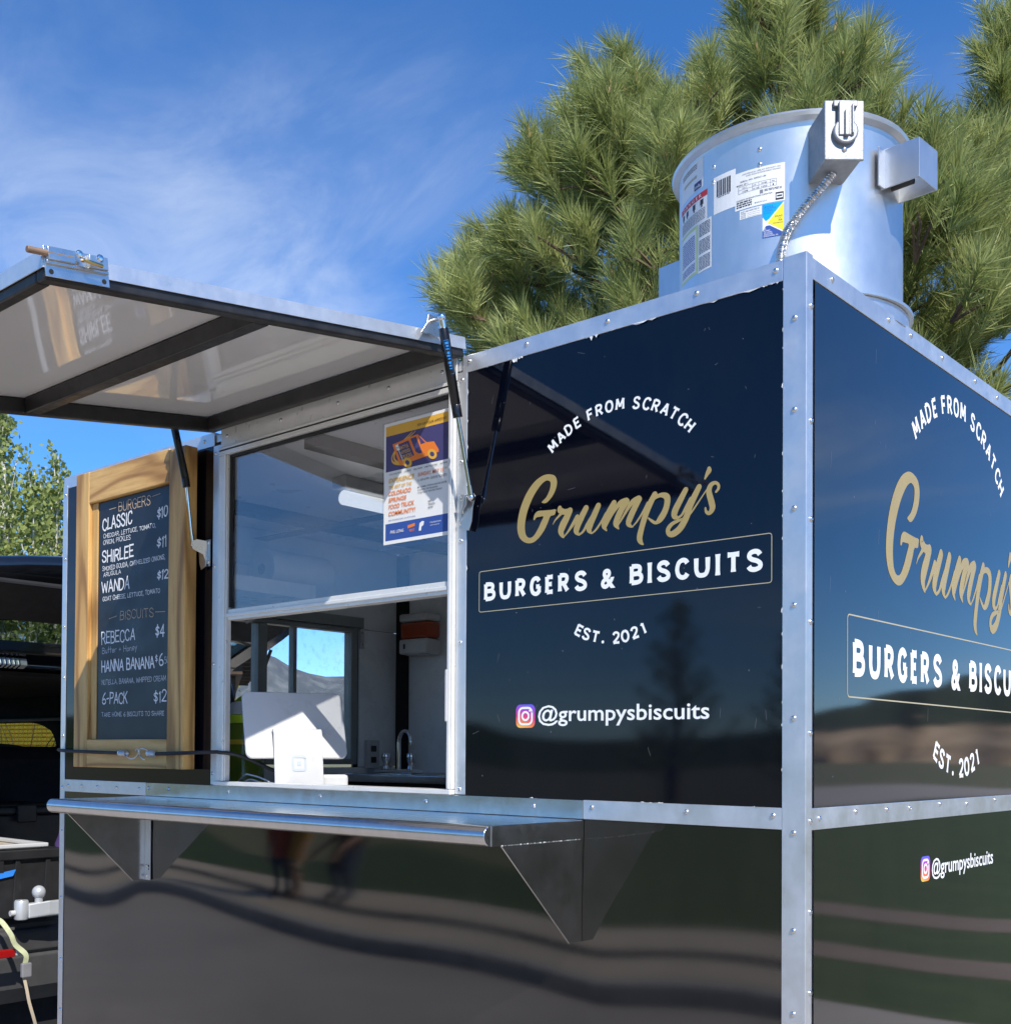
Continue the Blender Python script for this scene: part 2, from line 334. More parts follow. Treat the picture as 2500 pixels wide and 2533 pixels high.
def tag(o, label, cat=None, group=None, kind=None):
    if label: o['label'] = label
    if cat: o['category'] = cat
    if group: o['group'] = group
    if kind: o['kind'] = kind
    return o
def thing(name, loc, label, cat, group=None):
    o = bpy.data.objects.new(name, None); COL.objects.link(o); o.location = loc; o.empty_display_size = 0.1
    return tag(o, label, cat, group)
def bx(name, x0, x1, y0, y1, z0, z1, mat, parent=None, bevel=0.001):
    return obj(name, MB().box(x0, x1, y0, y1, z0, z1), mat, parent, bevel)
def noise1(x, seed=0):
    i = math.floor(x); f = x - i; f = f * f * (3 - 2 * f)
    h = lambda k: random.Random(k * 7919 + seed).random() * 2 - 1
    return h(i) * (1 - f) + h(i + 1) * f
def noise2(x, y, seed=0):
    i, j = math.floor(x), math.floor(y); fx, fy = x - i, y - j; fx = fx * fx * (3 - 2 * fx); fy = fy * fy * (3 - 2 * fy)
    h = lambda a, b: random.Random((a * 73856093) ^ (b * 19349663) ^ (seed * 83492791)).random() * 2 - 1
    return (h(i, j) * (1 - fx) + h(i + 1, j) * fx) * (1 - fy) + (h(i, j + 1) * (1 - fx) + h(i + 1, j + 1) * fx) * fy
class Bow:
    """the slight bow of one sheet: height proud of the wall at (u, z)"""
    def __init__(s, x0, x1, z0, z1, amp, seed, sc): s.p = (x0, x1, z0, z1, amp, seed, sc)
    def __call__(s, u, z):
        x0, x1, z0, z1, amp, seed, sc = s.p; a = (u - x0) / (x1 - x0); b = (z - z0) / (z1 - z0)
        e = max(0, min(1, 6 * min(a, 1 - a))) * max(0, min(1, 6 * min(b, 1 - b)))
        return amp * e * (noise2(u * sc[0], z * sc[1], seed) + 0.45 * noise2(u * sc[0] * 2.1 + 5, z * sc[1] * 2.3, seed + 3))
BOW = {}
def wavy(x0, x1, z0, z1, nx, nz_, fn, key, thick, amp, seed, sc=(1.6, 1.1)):
    """a sheet panel whose face bows a little; fn(u, z, d) -> xyz with d the height proud of the wall"""
    mb = MB(); w = nx + 1; bow = BOW[key] = Bow(x0, x1, z0, z1, amp, seed, sc)
    P = [(x0 + (x1 - x0) * i / nx, z0 + (z1 - z0) * k / nz_) for k in range(nz_ + 1) for i in range(nx + 1)]
    mb.add([fn(u, z, bow(u, z)) for u, z in P], [(k * w + i, k * w + i + 1, (k + 1) * w + i + 1, (k + 1) * w + i) for k in range(nz_) for i in range(nx)], 0, True)
    return mb
# ---------------------------------------------------------------- lettering: strokes and type
def catmull(pts, n=6):
    if len(pts) < 3: return list(pts)
    P = [pts[0]] + list(pts) + [pts[-1]]; out = []
    for i in range(1, len(P) - 2):
        p0, p1, p2, p3 = (np.array(q, float) for q in P[i - 1:i + 3])
        for k in range(n):
            t = k / n; out.append(tuple(0.5 * ((2 * p1) + (-p0 + p2) * t + (2 * p0 - 5 * p1 + 4 * p2 - p3) * t * t + (-p0 + 3 * p1 - 3 * p2 + p3) * t ** 3)))
    out.append(tuple(pts[-1])); return out
GL = {}
def g(ch, w, *st): GL[ch] = (w, st)        # a stroke is ('l' | 'c', x, y, x, y, ...)
g('A', .62, ('l', 0, 0, .31, 1), ('l', .31, 1, .62, 0), ('l', .11, .33, .51, .33))
g('B', .55, ('l', .02, 0, .02, 1), ('c', .02, .98, .3, .98, .46, .9, .47, .7, .36, .55, .02, .53), ('c', .02, .53, .38, .52, .54, .4, .54, .16, .38, .03, .02, .02))
g('C', .58, ('c', .57, .8, .48, .95, .3, 1, .1, .88, .01, .6, .01, .38, .1, .12, .3, .0, .48, .05, .58, .2))
g('D', .6, ('l', .02, 0, .02, 1), ('c', .02, .98, .3, .97, .52, .8, .59, .5, .52, .2, .3, .03, .02, .02))
g('E', .5, ('l', .02, 0, .02, 1), ('l', .02, .97, .5, .97), ('l', .02, .52, .42, .52), ('l', .02, .03, .5, .03))
g('F', .5, ('l', .02, 0, .02, 1), ('l', .02, .97, .5, .97), ('l', .02, .52, .42, .52))
g('G', .62, ('c', .58, .8, .48, .95, .3, 1, .1, .88, .01, .6, .01, .38, .1, .12, .3, .0, .48, .04, .59, .18), ('l', .59, .1, .59, .46), ('l', .36, .46, .62, .46))
g('H', .58, ('l', .02, 0, .02, 1), ('l', .56, 0, .56, 1), ('l', .02, .5, .56, .5))
g('I', .1, ('l', .05, 0, .05, 1))
g('J', .45, ('l', .42, 1, .42, .25), ('c', .42, .25, .36, .05, .2, .0, .05, .08, .0, .22))
g('K', .56, ('l', .02, 0, .02, 1), ('l', .03, .4, .52, 1), ('l', .2, .6, .56, 0))
g('L', .48, ('l', .02, 0, .02, 1), ('l', .02, .03, .48, .03))
g('M', .72, ('l', .02, 0, .06, 1), ('l', .06, 1, .36, .25), ('l', .36, .25, .66, 1), ('l', .66, 1, .7, 0))
g('N', .6, ('l', .02, 0, .02, 1), ('l', .02, 1, .58, 0), ('l', .58, 0, .58, 1))
g('O', .64, ('c', .32, 1, .1, .88, .01, .6, .01, .38, .1, .12, .32, .0, .54, .12, .63, .38, .63, .6, .54, .88, .32, 1))
g('P', .54, ('l', .02, 0, .02, 1), ('c', .02, .98, .34, .98, .52, .88, .53, .65, .4, .48, .02, .46))
g('R', .56, ('l', .02, 0, .02, 1), ('c', .02, .98, .34, .98, .5, .88, .51, .68, .38, .5, .02, .48), ('l', .26, .5, .56, 0))
g('S', .54, ('c', .51, .8, .42, .95, .25, 1, .08, .92, .03, .74, .14, .58, .38, .46, .52, .3, .5, .1, .3, .0, .1, .05, .01, .2))
g('T', .58, ('l', .29, 0, .29, 1), ('l', 0, .97, .58, .97))
g('U', .6, ('c', .02, 1, .02, .6, .03, .3, .12, .06, .3, .0, .48, .06, .57, .3, .58, .6, .58, 1))
g('V', .6, ('l', 0, 1, .3, 0), ('l', .3, 0, .6, 1))
g('W', .86, ('l', 0, 1, .2, 0), ('l', .2, 0, .43, .8), ('l', .43, .8, .66, 0), ('l', .66, 0, .86, 1))
g('Y', .56, ('l', 0, 1, .28, .48), ('l', .56, 1, .28, .48), ('l', .28, .5, .28, 0))
g('Z', .56, ('l', .02, .97, .54, .97), ('l', .54, .97, .02, .03), ('l', .02, .03, .56, .03))
g('0', .58, ('c', .29, 1, .1, .88, .01, .6, .01, .38, .1, .12, .29, .0, .48, .12, .57, .38, .57, .6, .48, .88, .29, 1))
g('1', .2, ('l', .12, 0, .12, 1), ('l', .12, 1, 0, .82))
g('2', .54, ('c', .02, .78, .12, .96, .3, 1, .48, .88, .48, .66, .36, .44, .02, .04), ('l', .02, .03, .54, .03))
g('4', .56, ('l', .4, 0, .4, 1), ('l', .4, 1, 0, .32), ('l', 0, .32, .56, .32))
g('5', .52, ('l', .06, .97, .5, .97), ('l', .06, .97, .05, .55), ('c', .05, .55, .3, .62, .5, .5, .52, .28, .4, .06, .2, .0, .02, .1))
g('6', .54, ('c', .44, 1, .22, .82, .06, .5, .02, .24, .14, .04, .34, .0, .52, .14, .5, .38, .32, .48, .12, .42, .03, .26))
g('$', .5, ('c', .48, .74, .34, .84, .16, .8, .05, .68, .14, .54, .38, .44, .46, .3, .36, .16, .14, .14, .02, .26), ('l', .25, -.06, .27, 1.02))
g('&', .72, ('c', .7, .42, .58, .14, .36, .01, .12, .04, .03, .24, .14, .44, .38, .6, .47, .78, .38, .96, .24, .98, .13, .84, .2, .62, .44, .32, .72, .0), )
g('.', .14, ('l', .06, 0, .08, .05)); g(',', .16, ('l', .1, .1, .04, -.18)); g('-', .36, ('l', .05, .42, .34, .45)); g("'", .1, ('l', .06, 1, .04, .75))
g('+', .46, ('l', .05, .42, .43, .44), ('l', .24, .2, .25, .68)); g('!', .12, ('l', .06, 1, .06, .3), ('l', .06, .0, .06, .06))
g('u', .42, ('c', .02, .55, .02, .2, .12, .02, .28, .06, .38, .3), ('l', .4, .58, .4, 0)); g('t', .32, ('l', .16, 1, .15, 0), ('l', 0, .58, .34, .6))
g('e', .42, ('c', .02, .28, .3, .3, .42, .36, .36, .54, .2, .58, .06, .46, .02, .24, .12, .04, .3, .02, .42, .14))
g('r', .34, ('l', .02, .56, .02, 0), ('c', .02, .3, .1, .5, .22, .58, .34, .54)); g('o', .42, ('c', .2, .56, .06, .46, .02, .26, .1, .04, .24, .02, .38, .14, .4, .36, .3, .54, .2, .56))
g('n', .42, ('l', .02, .56, .02, 0), ('c', .02, .3, .12, .52, .26, .57, .37, .46, .4, .2, .4, 0)); g('y', .42, ('l', .02, .56, .2, .04), ('l', .42, .58, .1, -.34))
class Ink:
    """flat lettering: every stroke sits a hair above the one before, so no two faces share a plane"""
    def __init__(s): s.mb = MB(); s.k = 0
    def stroke(s, pts, hw, fn, step=0.00004, cap=True, m=0):
        P = [np.array(p[:2], float) for p in pts]; n = len(P); s.k += 1
        H = hw if isinstance(hw, (list, tuple)) else [hw] * n
        d = 0.0006 + step * (s.k % 12); vs = []; fs = []
        for i in range(n):
            t = P[min(i + 1, n - 1)] - P[max(i - 1, 0)]; L = np.hypot(*t) or 1; t = t / L; nn = np.array((-t[1], t[0]))
            vs += [fn(*(P[i] + nn * H[i]), d), fn(*(P[i] - nn * H[i]), d)]
        fs = [(2 * i, 2 * i + 1, 2 * i + 3, 2 * i + 2) for i in range(n - 1)]
        if cap:
            for (i, sg) in ((0, -1), (n - 1, 1)):
                t = (P[min(i + 1, n - 1)] - P[max(i - 1, 0)]); t = t / (np.hypot(*t) or 1); nn = np.array((-t[1], t[0])); o = len(vs)
                vs += [fn(*(P[i] + (nn * math.cos(a) + t * sg * math.sin(a)) * H[i]), d) for a in [math.pi * q / 6 for q in range(7)]]
                fs.append(tuple(range(o, o + 7)))
        s.mb.add(vs, fs, m)
    def poly(s, pts, fn, m=0, d=None):
        s.k += 1; d = 0.0006 + 0.00004 * (s.k % 12) if d is None else d
        s.mb.add([fn(p[0], p[1], d) for p in pts], [tuple(range(len(pts)))], m)
    def rect(s, x0, x1, z0, z1, fn, m=0, d=None, nx=1):
        for i in range(nx):
            a = x0 + (x1 - x0) * i / nx; b = x0 + (x1 - x0) * (i + 1) / nx
            s.poly([(a, z0), (b, z0), (b, z1), (a, z1)], fn, m, d if d is not None else 0.0006)
    def glyph(s, ch, place, hw, fn, jit=0.0, flare=0.0, m=0):
        """place(u, v) maps the unit cell to the sheet; hw in sheet units"""
        for st in GL[ch][1]:
            q = [(st[i], st[i + 1]) for i in range(1, len(st), 2)]
            if jit: q = [(x + rng.uniform(-jit, jit), y + rng.uniform(-jit, jit)) for x, y in q]
            if st[0] == 'c': q = catmull(q, 5)
            else:
                (xa, ya), (xb, yb) = q; q = [(xa + (xb - xa) * t, ya + (yb - ya) * t) for t in (0, .1, .2, .5, .8, .9, 1)]
            p = [place(*c) for c in q]
            if flare and st[0] == 'l': H = [hw * (1 + flare * f) for f in (1, .55, .12, 0, .12, .55, 1)]
            elif flare: n = len(p); H = [hw * (1 + flare * .6 * max(0, 1 - 5 * min(i, n - 1 - i) / n)) for i in range(n)]
            else: H = [hw * (1 + .12 * math.sin(3.1 * i + x0_)) for i, x0_ in enumerate([rng.random()] * len(p))]
            s.stroke(p, H, fn, cap=not flare, m=m)
    def line(s, text, a, b, h, hw, fn, jit=0.03, m=0, gap=0.16):
        """handwriting from a to b on the sheet (baseline ends), capital height h"""
        w = sum((0.4 if c == ' ' else GL[c][0] + gap) for c in text) - gap
        A = np.array(a); B = np.array(b); L = np.hypot(*(B - A)); ux = (B - A) / L; uy = np.array((-ux[1], ux[0])); k = L / w; x = 0
        for c in text:
            if c == ' ': x += .4; continue
            dy = rng.uniform(-.05, .05); hs = rng.uniform(.93, 1.07); sl = rng.uniform(-.04, .06)
            s.glyph(c, lambda u, v, x=x, dy=dy, hs=hs, sl=sl: tuple(A + ux * (x + u + sl * v) * k + uy * (v * hs + dy) * h), hw, fn, jit, 0, m)
            x += GL[c][0] + gap
def type_mesh(text, size, offset=0.0, shear=0.0, align='LEFT', res=3):
    c = bpy.data.curves.new('type', 'FONT'); c.body = text; c.size = size; c.offset = offset; c.shear = shear; c.align_x = align; c.resolution_u = res; c.fill_mode = 'FRONT'
    o = bpy.data.objects.new('type', c); COL.objects.link(o)
    dg = bpy.context.evaluated_depsgraph_get(); e = o.evaluated_get(dg); me = e.to_mesh()
    vs = [tuple(v.co[:2]) for v in me.vertices]; fs = [tuple(p.vertices) for p in me.polygons]; e.to_mesh_clear()
    bpy.data.objects.remove(o); bpy.data.curves.remove(c); return vs, fs
def put_type(mb, text, x, z, h, fn, m=0, w=None, offset=0.0, shear=0.0, align='LEFT', d=0.0008):
    """set a line of type with its left (or centre) at x, baseline z, capital height h; w fixes its width"""
    vs, fs = type_mesh(text, 1.0, offset, shear, align)
    if not vs: return
    k = h / 0.73; sx = k
    X0 = min(v[0] for v in vs); X1 = max(v[0] for v in vs)
    if w: sx = w / (X1 - X0)
    base = X0 if align == 'LEFT' else 0
    mb.add([fn(x + (v[0] - base) * sx, z + v[1] * k, d) for v in vs], fs, m)

FRONT = lambda y0: (lambda u, v, d: (u, y0 - d, v))
# ---------------------------------------------------------------- ground and land around the lot
def noisy_sheet(name, x0, x1, y0, y1, z, mat, nx=1, ny=1, amp=0, seed=1):
    mb = MB(); vs = [(x0 + (x1 - x0) * i / nx, y0 + (y1 - y0) * j / ny, z + amp * noise2(i * .7, j * .7, seed)) for j in range(ny + 1) for i in range(nx + 1)]
    mb.add(vs, [(j * (nx + 1) + i, j * (nx + 1) + i + 1, (j + 1) * (nx + 1) + i + 1, (j + 1) * (nx + 1) + i) for j in range(ny) for i in range(nx)])
    return tag(obj(name, mb, mat), None, None, None, 'structure')
def ground_mat(name, c1, c2, c3, s1, s2):
    m, t, b = new_mat(name)
    f = nz(t, s1, 8, rough=0.7); f2 = nz(t, s2, 3, rough=0.8)
    a = ramp(t, f, [(0.3, c1), (0.7, c2)]); c = ramp(t, f2, [(0.45, (1, 1, 1)), (0.75, c3)])
    mx = t.nodes.new('ShaderNodeMixRGB'); mx.blend_type = 'MULTIPLY'; mx.inputs['Fac'].default_value = 1
    t.links.new(a, mx.inputs['Color1']); t.links.new(c, mx.inputs['Color2']); t.links.new(mx.outputs[0], b.inputs['Base Color'])
    b.inputs['Roughness'].default_value = 0.9; bumpn(t, b, f2, 0.5, 0.01); return m
MT['terrain'] = ground_mat('dry_grassland', (0.20, 0.17, 0.09), (0.13, 0.14, 0.05), (0.7, 0.75, 0.6), 0.4, 6)
MT['asphalt'] = ground_mat('worn_asphalt', (0.34, 0.30, 0.265), (0.45, 0.40, 0.35), (0.7, 0.7, 0.7), 0.7, 60)
MT['dark_band'] = ground_mat('dark_ground', (0.035, 0.033, 0.032), (0.05, 0.047, 0.045), (0.7, 0.7, 0.7), 1.2, 60)
MT['dirt'] = ground_mat('tan_gravel', (0.46, 0.39, 0.29), (0.58, 0.50, 0.38), (0.7, 0.62, 0.6), 0.9, 40)
MT['turf'] = ground_mat('mown_turf', (0.035, 0.06, 0.015), (0.07, 0.10, 0.025), (0.6, 0.7, 0.5), 1.5, 30)
def hill_mat():
    m, t, b = new_mat('wooded_rock_hill'); c = t.nodes.new('ShaderNodeTexCoord'); sp = t.nodes.new('ShaderNodeSeparateXYZ'); t.links.new(c.outputs['Object'], sp.inputs[0])
    n1 = nz(t, 0.035, 6, (1, 1, 2.5), rough=0.6); ad = t.nodes.new('ShaderNodeMath'); ad.operation = 'MULTIPLY_ADD'; ad.inputs[1].default_value = 22
    t.links.new(n1, ad.inputs[0]); t.links.new(sp.outputs[2], ad.inputs[2])
    rock = ramp(t, nz(t, 0.09, 7, (1, 1, 3), rough=0.7), [(0.32, (0.16, 0.115, 0.07)), (0.5, (0.36, 0.26, 0.16)), (0.7, (0.48, 0.36, 0.23))])
    tree = ramp(t, nz(t, 0.35, 5, rough=0.8), [(0.35, (0.014, 0.022, 0.010)), (0.65, (0.05, 0.065, 0.025))])
    mx = t.nodes.new('ShaderNodeMixRGB'); t.links.new(mrange(t, ad.outputs[0], 18.5, 20.5, 0, 1), mx.inputs['Fac']); t.links.new(rock, mx.inputs['Color1']); t.links.new(tree, mx.inputs['Color2'])
    t.links.new(mx.outputs[0], b.inputs['Base Color']); b.inputs['Roughness'].default_value = 0.95; return m
MT['rock'] = hill_mat()
MT['redgravel'] = ground_mat('red_gravel', (0.20, 0.15, 0.115), (0.27, 0.20, 0.16), (0.7, 0.66, 0.62), 0.9, 40)
MT['mount'] = ground_mat('hazed_forest_mountain', (0.075, 0.09, 0.105), (0.12, 0.13, 0.14), (2.4, 2.2, 2.0), 0.004, 0.009)  # forest colour greyed towards blue, in place of distance haze
noisy_sheet('ground', -6000, 6000, -6000, 6000, -0.012, 'terrain')
noisy_sheet('parking_lot', -30, 14, -4.6, 9, 0.0, 'asphalt')
noisy_sheet('dark_strip', -30, 14, -5.2, -4.6, 0.001, 'dark_band')  # darker ground bands between the lot and the lawn
noisy_sheet('dark_strip', -30, 14, -6.3, -5.95, .005, 'dark_band')
noisy_sheet('gravel_path', -30, 14, -7.4, -5.2, 0.002, 'dirt')
noisy_sheet('lawn', -30, 14, -22, -7.4, 0.004, 'turf')
noisy_sheet('verge', 1.0, 13.9, 5.2, 42, .005, 'turf')
noisy_sheet('red_gravel_strip', 1.0, 13.9, 6.7, 7.4, .008, 'redgravel')
noisy_sheet('red_gravel_strip', 1.0, 13.9, 9.0, 9.9, .008, 'redgravel')
noisy_sheet('access_road', 14, 24, -60, 60, 0.003, 'asphalt')
kb = MB().prism([(-30, -4.6, 0.0), (-30, -4.48, 0.0), (-30, -4.49, 0.12), (-30, -4.6, 0.13)], (44, 0, 0))
tag(obj('kerb', kb, 'concrete', bevel=0.01), None, None, None, 'structure')
def ridge(name, a0, a1, dist, depth, hts, mat, n=70, seed=1):
    """a long hill or mountain flank along bearings a0..a1 (degrees from +Y towards -X)"""
    mb = MB(); rows = 9; vs = []
    for i in range(n + 1):
        a = R_(a0 + (a1 - a0) * i / n); h = hts(i / n)
        for k in range(rows + 1):
            t = k / rows; d = dist + depth * t
            z = h * math.sin(min(1, t * 1.55) * math.pi / 2) ** 1.25 if t < .65 else h * (1 - .35 * (t - .65) / .35)
            z += h * .10 * noise2(i * .45, k * .9, seed) * min(1, 3 * t); d += depth * .09 * noise2(i * .6 + 9, k * .8, seed)
            vs.append((CAM.x - math.sin(a) * d, CAM.y + math.cos(a) * d, max(-1.0, z) if k else -1.0))
    w = rows + 1
    mb.add(vs, [(i * w + k, (i + 1) * w + k, (i + 1) * w + k + 1, i * w + k + 1) for i in range(n) for k in range(rows)], 0, True)
    return tag(obj(name, mb, mat, ang=180), None, None, None, 'structure')
ridge('mountains', 20, 110, 3000, 1500, lambda t: 190 + 105 * math.exp(-((t - .345) / .03) ** 2) + 95 * math.exp(-((t - .295) / .028) ** 2) + 22 * noise1(t * 26, 4), 'mount', 110, 3)
ridge('rock_hill', -175, 16, 260, 120, lambda t: 13 + 9 * math.exp(-((t - .60) / .10) ** 2) + 13 * math.exp(-((t - .84) / .035) ** 2) + 4 * math.exp(-((t - .3) / .08) ** 2) + 3.5 * noise1(t * 24, 8) + 1.2 * noise1(t * 160, 5) + .7 * noise1(t * 420, 9), 'rock', 340, 11)
ridge('wooded_hill', 110, 185, 200, 90, lambda t: 7 + 3 * noise1(t * 11, 6), 'turf', 50, 5)

# ---------------------------------------------------------------- the food trailer
XL, XR, YB = -2.4996, 0.0, 1.5366
ZT, ZTT, ZB, ZBB, ZL = 2.393, 2.4308, 1.457, 1.4185, 0.42
tr = thing('food_trailer', (-1.25, 0.77, 0.0), 'black and navy food trailer with aluminium trim, raised awning and gold lettering', 'food trailer')
# inner shell: each wall panel set behind the skins
bx('roof', XL + .003, XR - .003, .003, YB - .003, 2.402, 2.424, 'alu', tr)
bx('floor_deck', XL + .02, XR - .02, .02, YB - .02, ZL, ZL + .06, 'int_grey', tr)
bx('ceiling', XL + .03, XR - .03, .032, YB - .032, 2.372, 2.398, 'int_white', tr)
bx('inner_wall', XR - .034, XR - .010, .034, YB - .034, ZL + .062, 2.37, 'int_white', tr)
bx('inner_wall', XL + .036, XR - .036, YB - .034, YB - .010, ZL + .062, 2.37, 'int_grey', tr)
bx('inner_wall', XL + .036, XL + .0426 + .0, .034, YB - .036, ZL + .062, 1.49, 'int_grey', tr)
bx('inner_wall', XL + .036, XL + .0426, .034, YB - .036, 2.045, 2.37, 'int_grey', tr)
bx('inner_wall', XL + .036, XL + .0426, 1.285, YB - .036, 1.492, 2.043, 'int_grey', tr)
bx('inner_wall', XL + .036, XL + .0426, .034, .52, 1.492, 2.043, 'int_grey', tr)
bx('inner_wall', -1.62, XR - .036, .012, .034, ZL + .062, 1.44, 'int_white', tr)
bx('inner_wall', -.775, XR - .036, .012, .034, 1.442, 2.37, 'int_white', tr)
bx('inner_wall', XL + .044, -1.706, .012, .034, 1.442, 2.37, 'int_white', tr)
bx('corner_post', XL + .045, -2.388, YB - .045, YB - .035, ZL + .08, 2.36, 'black_matte', tr)
# outer skins
FY = lambda u, z, d: (u, -d, z)
RX = lambda u, z, d: (d, u, z)
LX = lambda u, z, d: (XL - d, u, z)
BY = lambda u, z, d: (u, YB + d, z)
skin_ur = obj('front_panel', wavy(-.782, -.038, ZB - .002, ZT + .004, 40, 50, FY, 'ur', 0.0, .0007, 5, (2.2, 1.6)), 'navy', tr, ang=180)
skin_ul = obj('front_panel', wavy(XL + .02, -1.70, ZB - .002, ZT + .004, 20, 26, FY, 'ul', 0.0, .0006, 15), 'navy', tr, ang=180)
skin_lo = obj('lower_panel', wavy(XL + .02, -.038, ZL, ZBB + .003, 110, 50, FY, 'lo', 0.0, .0085, 24, (0.95, 1.35)), 'black_gloss', tr, ang=180)
skin_rt = obj('end_panel', wavy(.038, YB - .03, ZB - .002, ZT + .004, 50, 40, RX, 'rt', 0.0, .0006, 35, (1.8, 1.8)), 'navy2', tr, ang=180)
skin_rl = obj('end_lower_panel', wavy(.038, YB - .03, ZL, ZBB + .003, 50, 50, RX, 'rl', 0.0, .0006, 47, (1.5, 2.2)), 'black_gloss', tr, ang=180)
obj('rear_panel', MB().box(XL + .02, -.02, YB - .008, YB, ZL, ZT), 'black_gloss', tr)
lp = MB(); lp.box(XL, XL + .008, .02, YB - .02, ZL, 1.49).box(XL, XL + .008, .02, YB - .02, 2.045, ZT).box(XL, XL + .008, .02, .52, 1.49, 2.045).box(XL, XL + .008, 1.285, YB - .02, 1.49, 2.045)
obj('nose_panel', lp, 'black_gloss', tr)
# screws share one mesh
smb = MB().lathe([(.0052, 0), (.0052, .0008), (.0042, .0022), (.0026, .0031), (.0013, .0034), (.0010, .0026), (.00001, .0025)], (0, 0, 0), n=14)
smb.box(-.0022, .0022, -.0005, .0005, .0030, .00365)
_s = obj('screw', smb, 'screw', None, org=(0, 0, 0)); SCREW = _s.data; bpy.data.objects.remove(_s)
def screw(p, axis, parent):
    o = link_mesh('screw', SCREW, parent); o.location = Vector(p) - world_of(parent)
    o.rotation_euler = Vector(axis).to_track_quat('Z', 'Y').to_euler(); o.rotation_euler.rotate_axis('Z', rng.uniform(0, 3)); return o
def trim(name, mb, mat, parent=tr, bevel=.0012): return obj(name, mb, mat, parent, bevel)
# corner angle at the near corner
ct = trim('corner_trim', MB().prism([(-.0406, -.003, 0), (.0035, -.003, 0), (.0035, .0225, 0), (.0005, .0225, 0), (.0005, 0, 0), (-.0406, 0, 0)], (0, 0, 1)), 'alu')
for v in ct.data.vertices: v.co.z = ZL - .02 if v.co.z < .5 else ZTT + .003
for z in (2.3206, 2.1582, 1.9843, 1.8136, 1.615, 1.4139, 1.243, 1.0981, .92, .72, .54): screw((-.019, -.003, z), (0, -1, 0), ct)
for z in (2.341, 2.138, 1.965, 1.7841, 1.5889, 1.4346, 1.2762, 1.135, .96, .78, .6): screw((.0035, .0150, z), (1, 0, 0), ct)
tf = trim('top_trim', MB().prism([(-.041, -.0022, ZT), (-.041, -.0022, ZTT), (-.041, .03, ZTT), (-.041, .03, ZTT - .002), (-.041, 0, ZTT - .002), (-.041, 0, ZT)], (-.752, 0, 0)), 'alu')
for p in ((-.0469, 2.4146), (-.2049, 2.4165), (-.4037, 2.4136), (-.6068, 2.4165), (-.765, 2.416)): screw((p[0] - .008, -.0022, p[1]), (0, -1, 0), tf)
tl = trim('top_trim', MB().prism([(-1.70, -.0022, ZT), (-1.70, -.0022, ZTT), (-1.70, .03, ZTT), (-1.70, .03, ZTT - .002), (-1.70, 0, ZTT - .002), (-1.70, 0, ZT)], (XL + 1.70, 0, 0)), 'alu')
for x in (-1.745, -2.02, -2.28): screw((x, -.0022, 2.413), (0, -1, 0), tl)
trr = trim('top_trim', MB().prism([(.0022, .0225, ZT), (.0022, .0225, ZTT), (-.03, .0225, ZTT), (-.03, .0225, ZTT - .002), (0, .0225, ZTT - .002), (0, .0225, ZT)], (0, YB - .045, 0)), 'alu')
for p in ((.1048, 2.4149), (.369, 2.4152), (.4864, 2.4152), (.6664, 2.4149), (.8811, 2.4152), (1.0376, 2.4136), (1.25, 2.414), (1.42, 2.414)): screw((.0022, *p), (1, 0, 0), trr)
bf = trim('belt_trim', MB().box(-.4643, -.041, -.0022, 0, ZBB, ZB), 'alu')
for x in (-.4437, -.2304, -.0576): screw((x, -.0022, 1.4425), (0, -1, 0), bf)
bl = trim('belt_trim', MB().box(XL + .024, -2.0175, -.0022, 0, ZBB, ZB), 'alu')
for x in (-2.452, -2.3739, -2.281, -2.1722, -2.0503): screw((x, -.0022, 1.438), (0, -1, 0), bl)
br = trim('belt_trim', MB().box(0, .0022, .0225, YB - .02, ZBB, ZB), 'alu')
for p in ((.0548, 1.4382), (.212, 1.4453), (.3612, 1.4445), (.4795, 1.4442), (.6525, 1.4477), (.8208, 1.4431), (1.0184, 1.4473), (1.2, 1.445), (1.38, 1.445)): screw((.0022, *p), (1, 0, 0), br)
lv = trim('corner_trim', MB().prism([(XL + .024, -.003, 0), (XL - .003, -.003, 0), (XL - .003, .025, 0), (XL, .025, 0), (XL, 0, 0), (XL + .024, 0, 0)], (0, 0, 1)), 'alu')
for v in lv.data.vertices: v.co.z = ZL - .02 if v.co.z < .5 else ZT + .008
for z in (2.3724, 2.1647, 1.9466, 1.7834, 1.5964, 1.4319, 1.291, 1.0782, .881, .7202, .56): screw((XL + .013, -.003, z), (0, -1, 0), lv)
wl = trim('window_trim', MB().box(-1.7036, -1.668, -.0025, 0, ZB + .001, ZT - .001), 'alu')
for z in (2.3708, 2.0596, 1.7895, 1.4893): screw((-1.6945, -.0025, z), (0, -1, 0), wl)
wr = trim('window_trim', MB().box(-.8090, -.7795, -.0025, 0, ZB + .001, ZT + .004), 'alu')
for z in (2.3793, 2.1962, 2.0208, 1.7943, 1.4701): screw((-.795, -.0025, z), (0, -1, 0), wr)
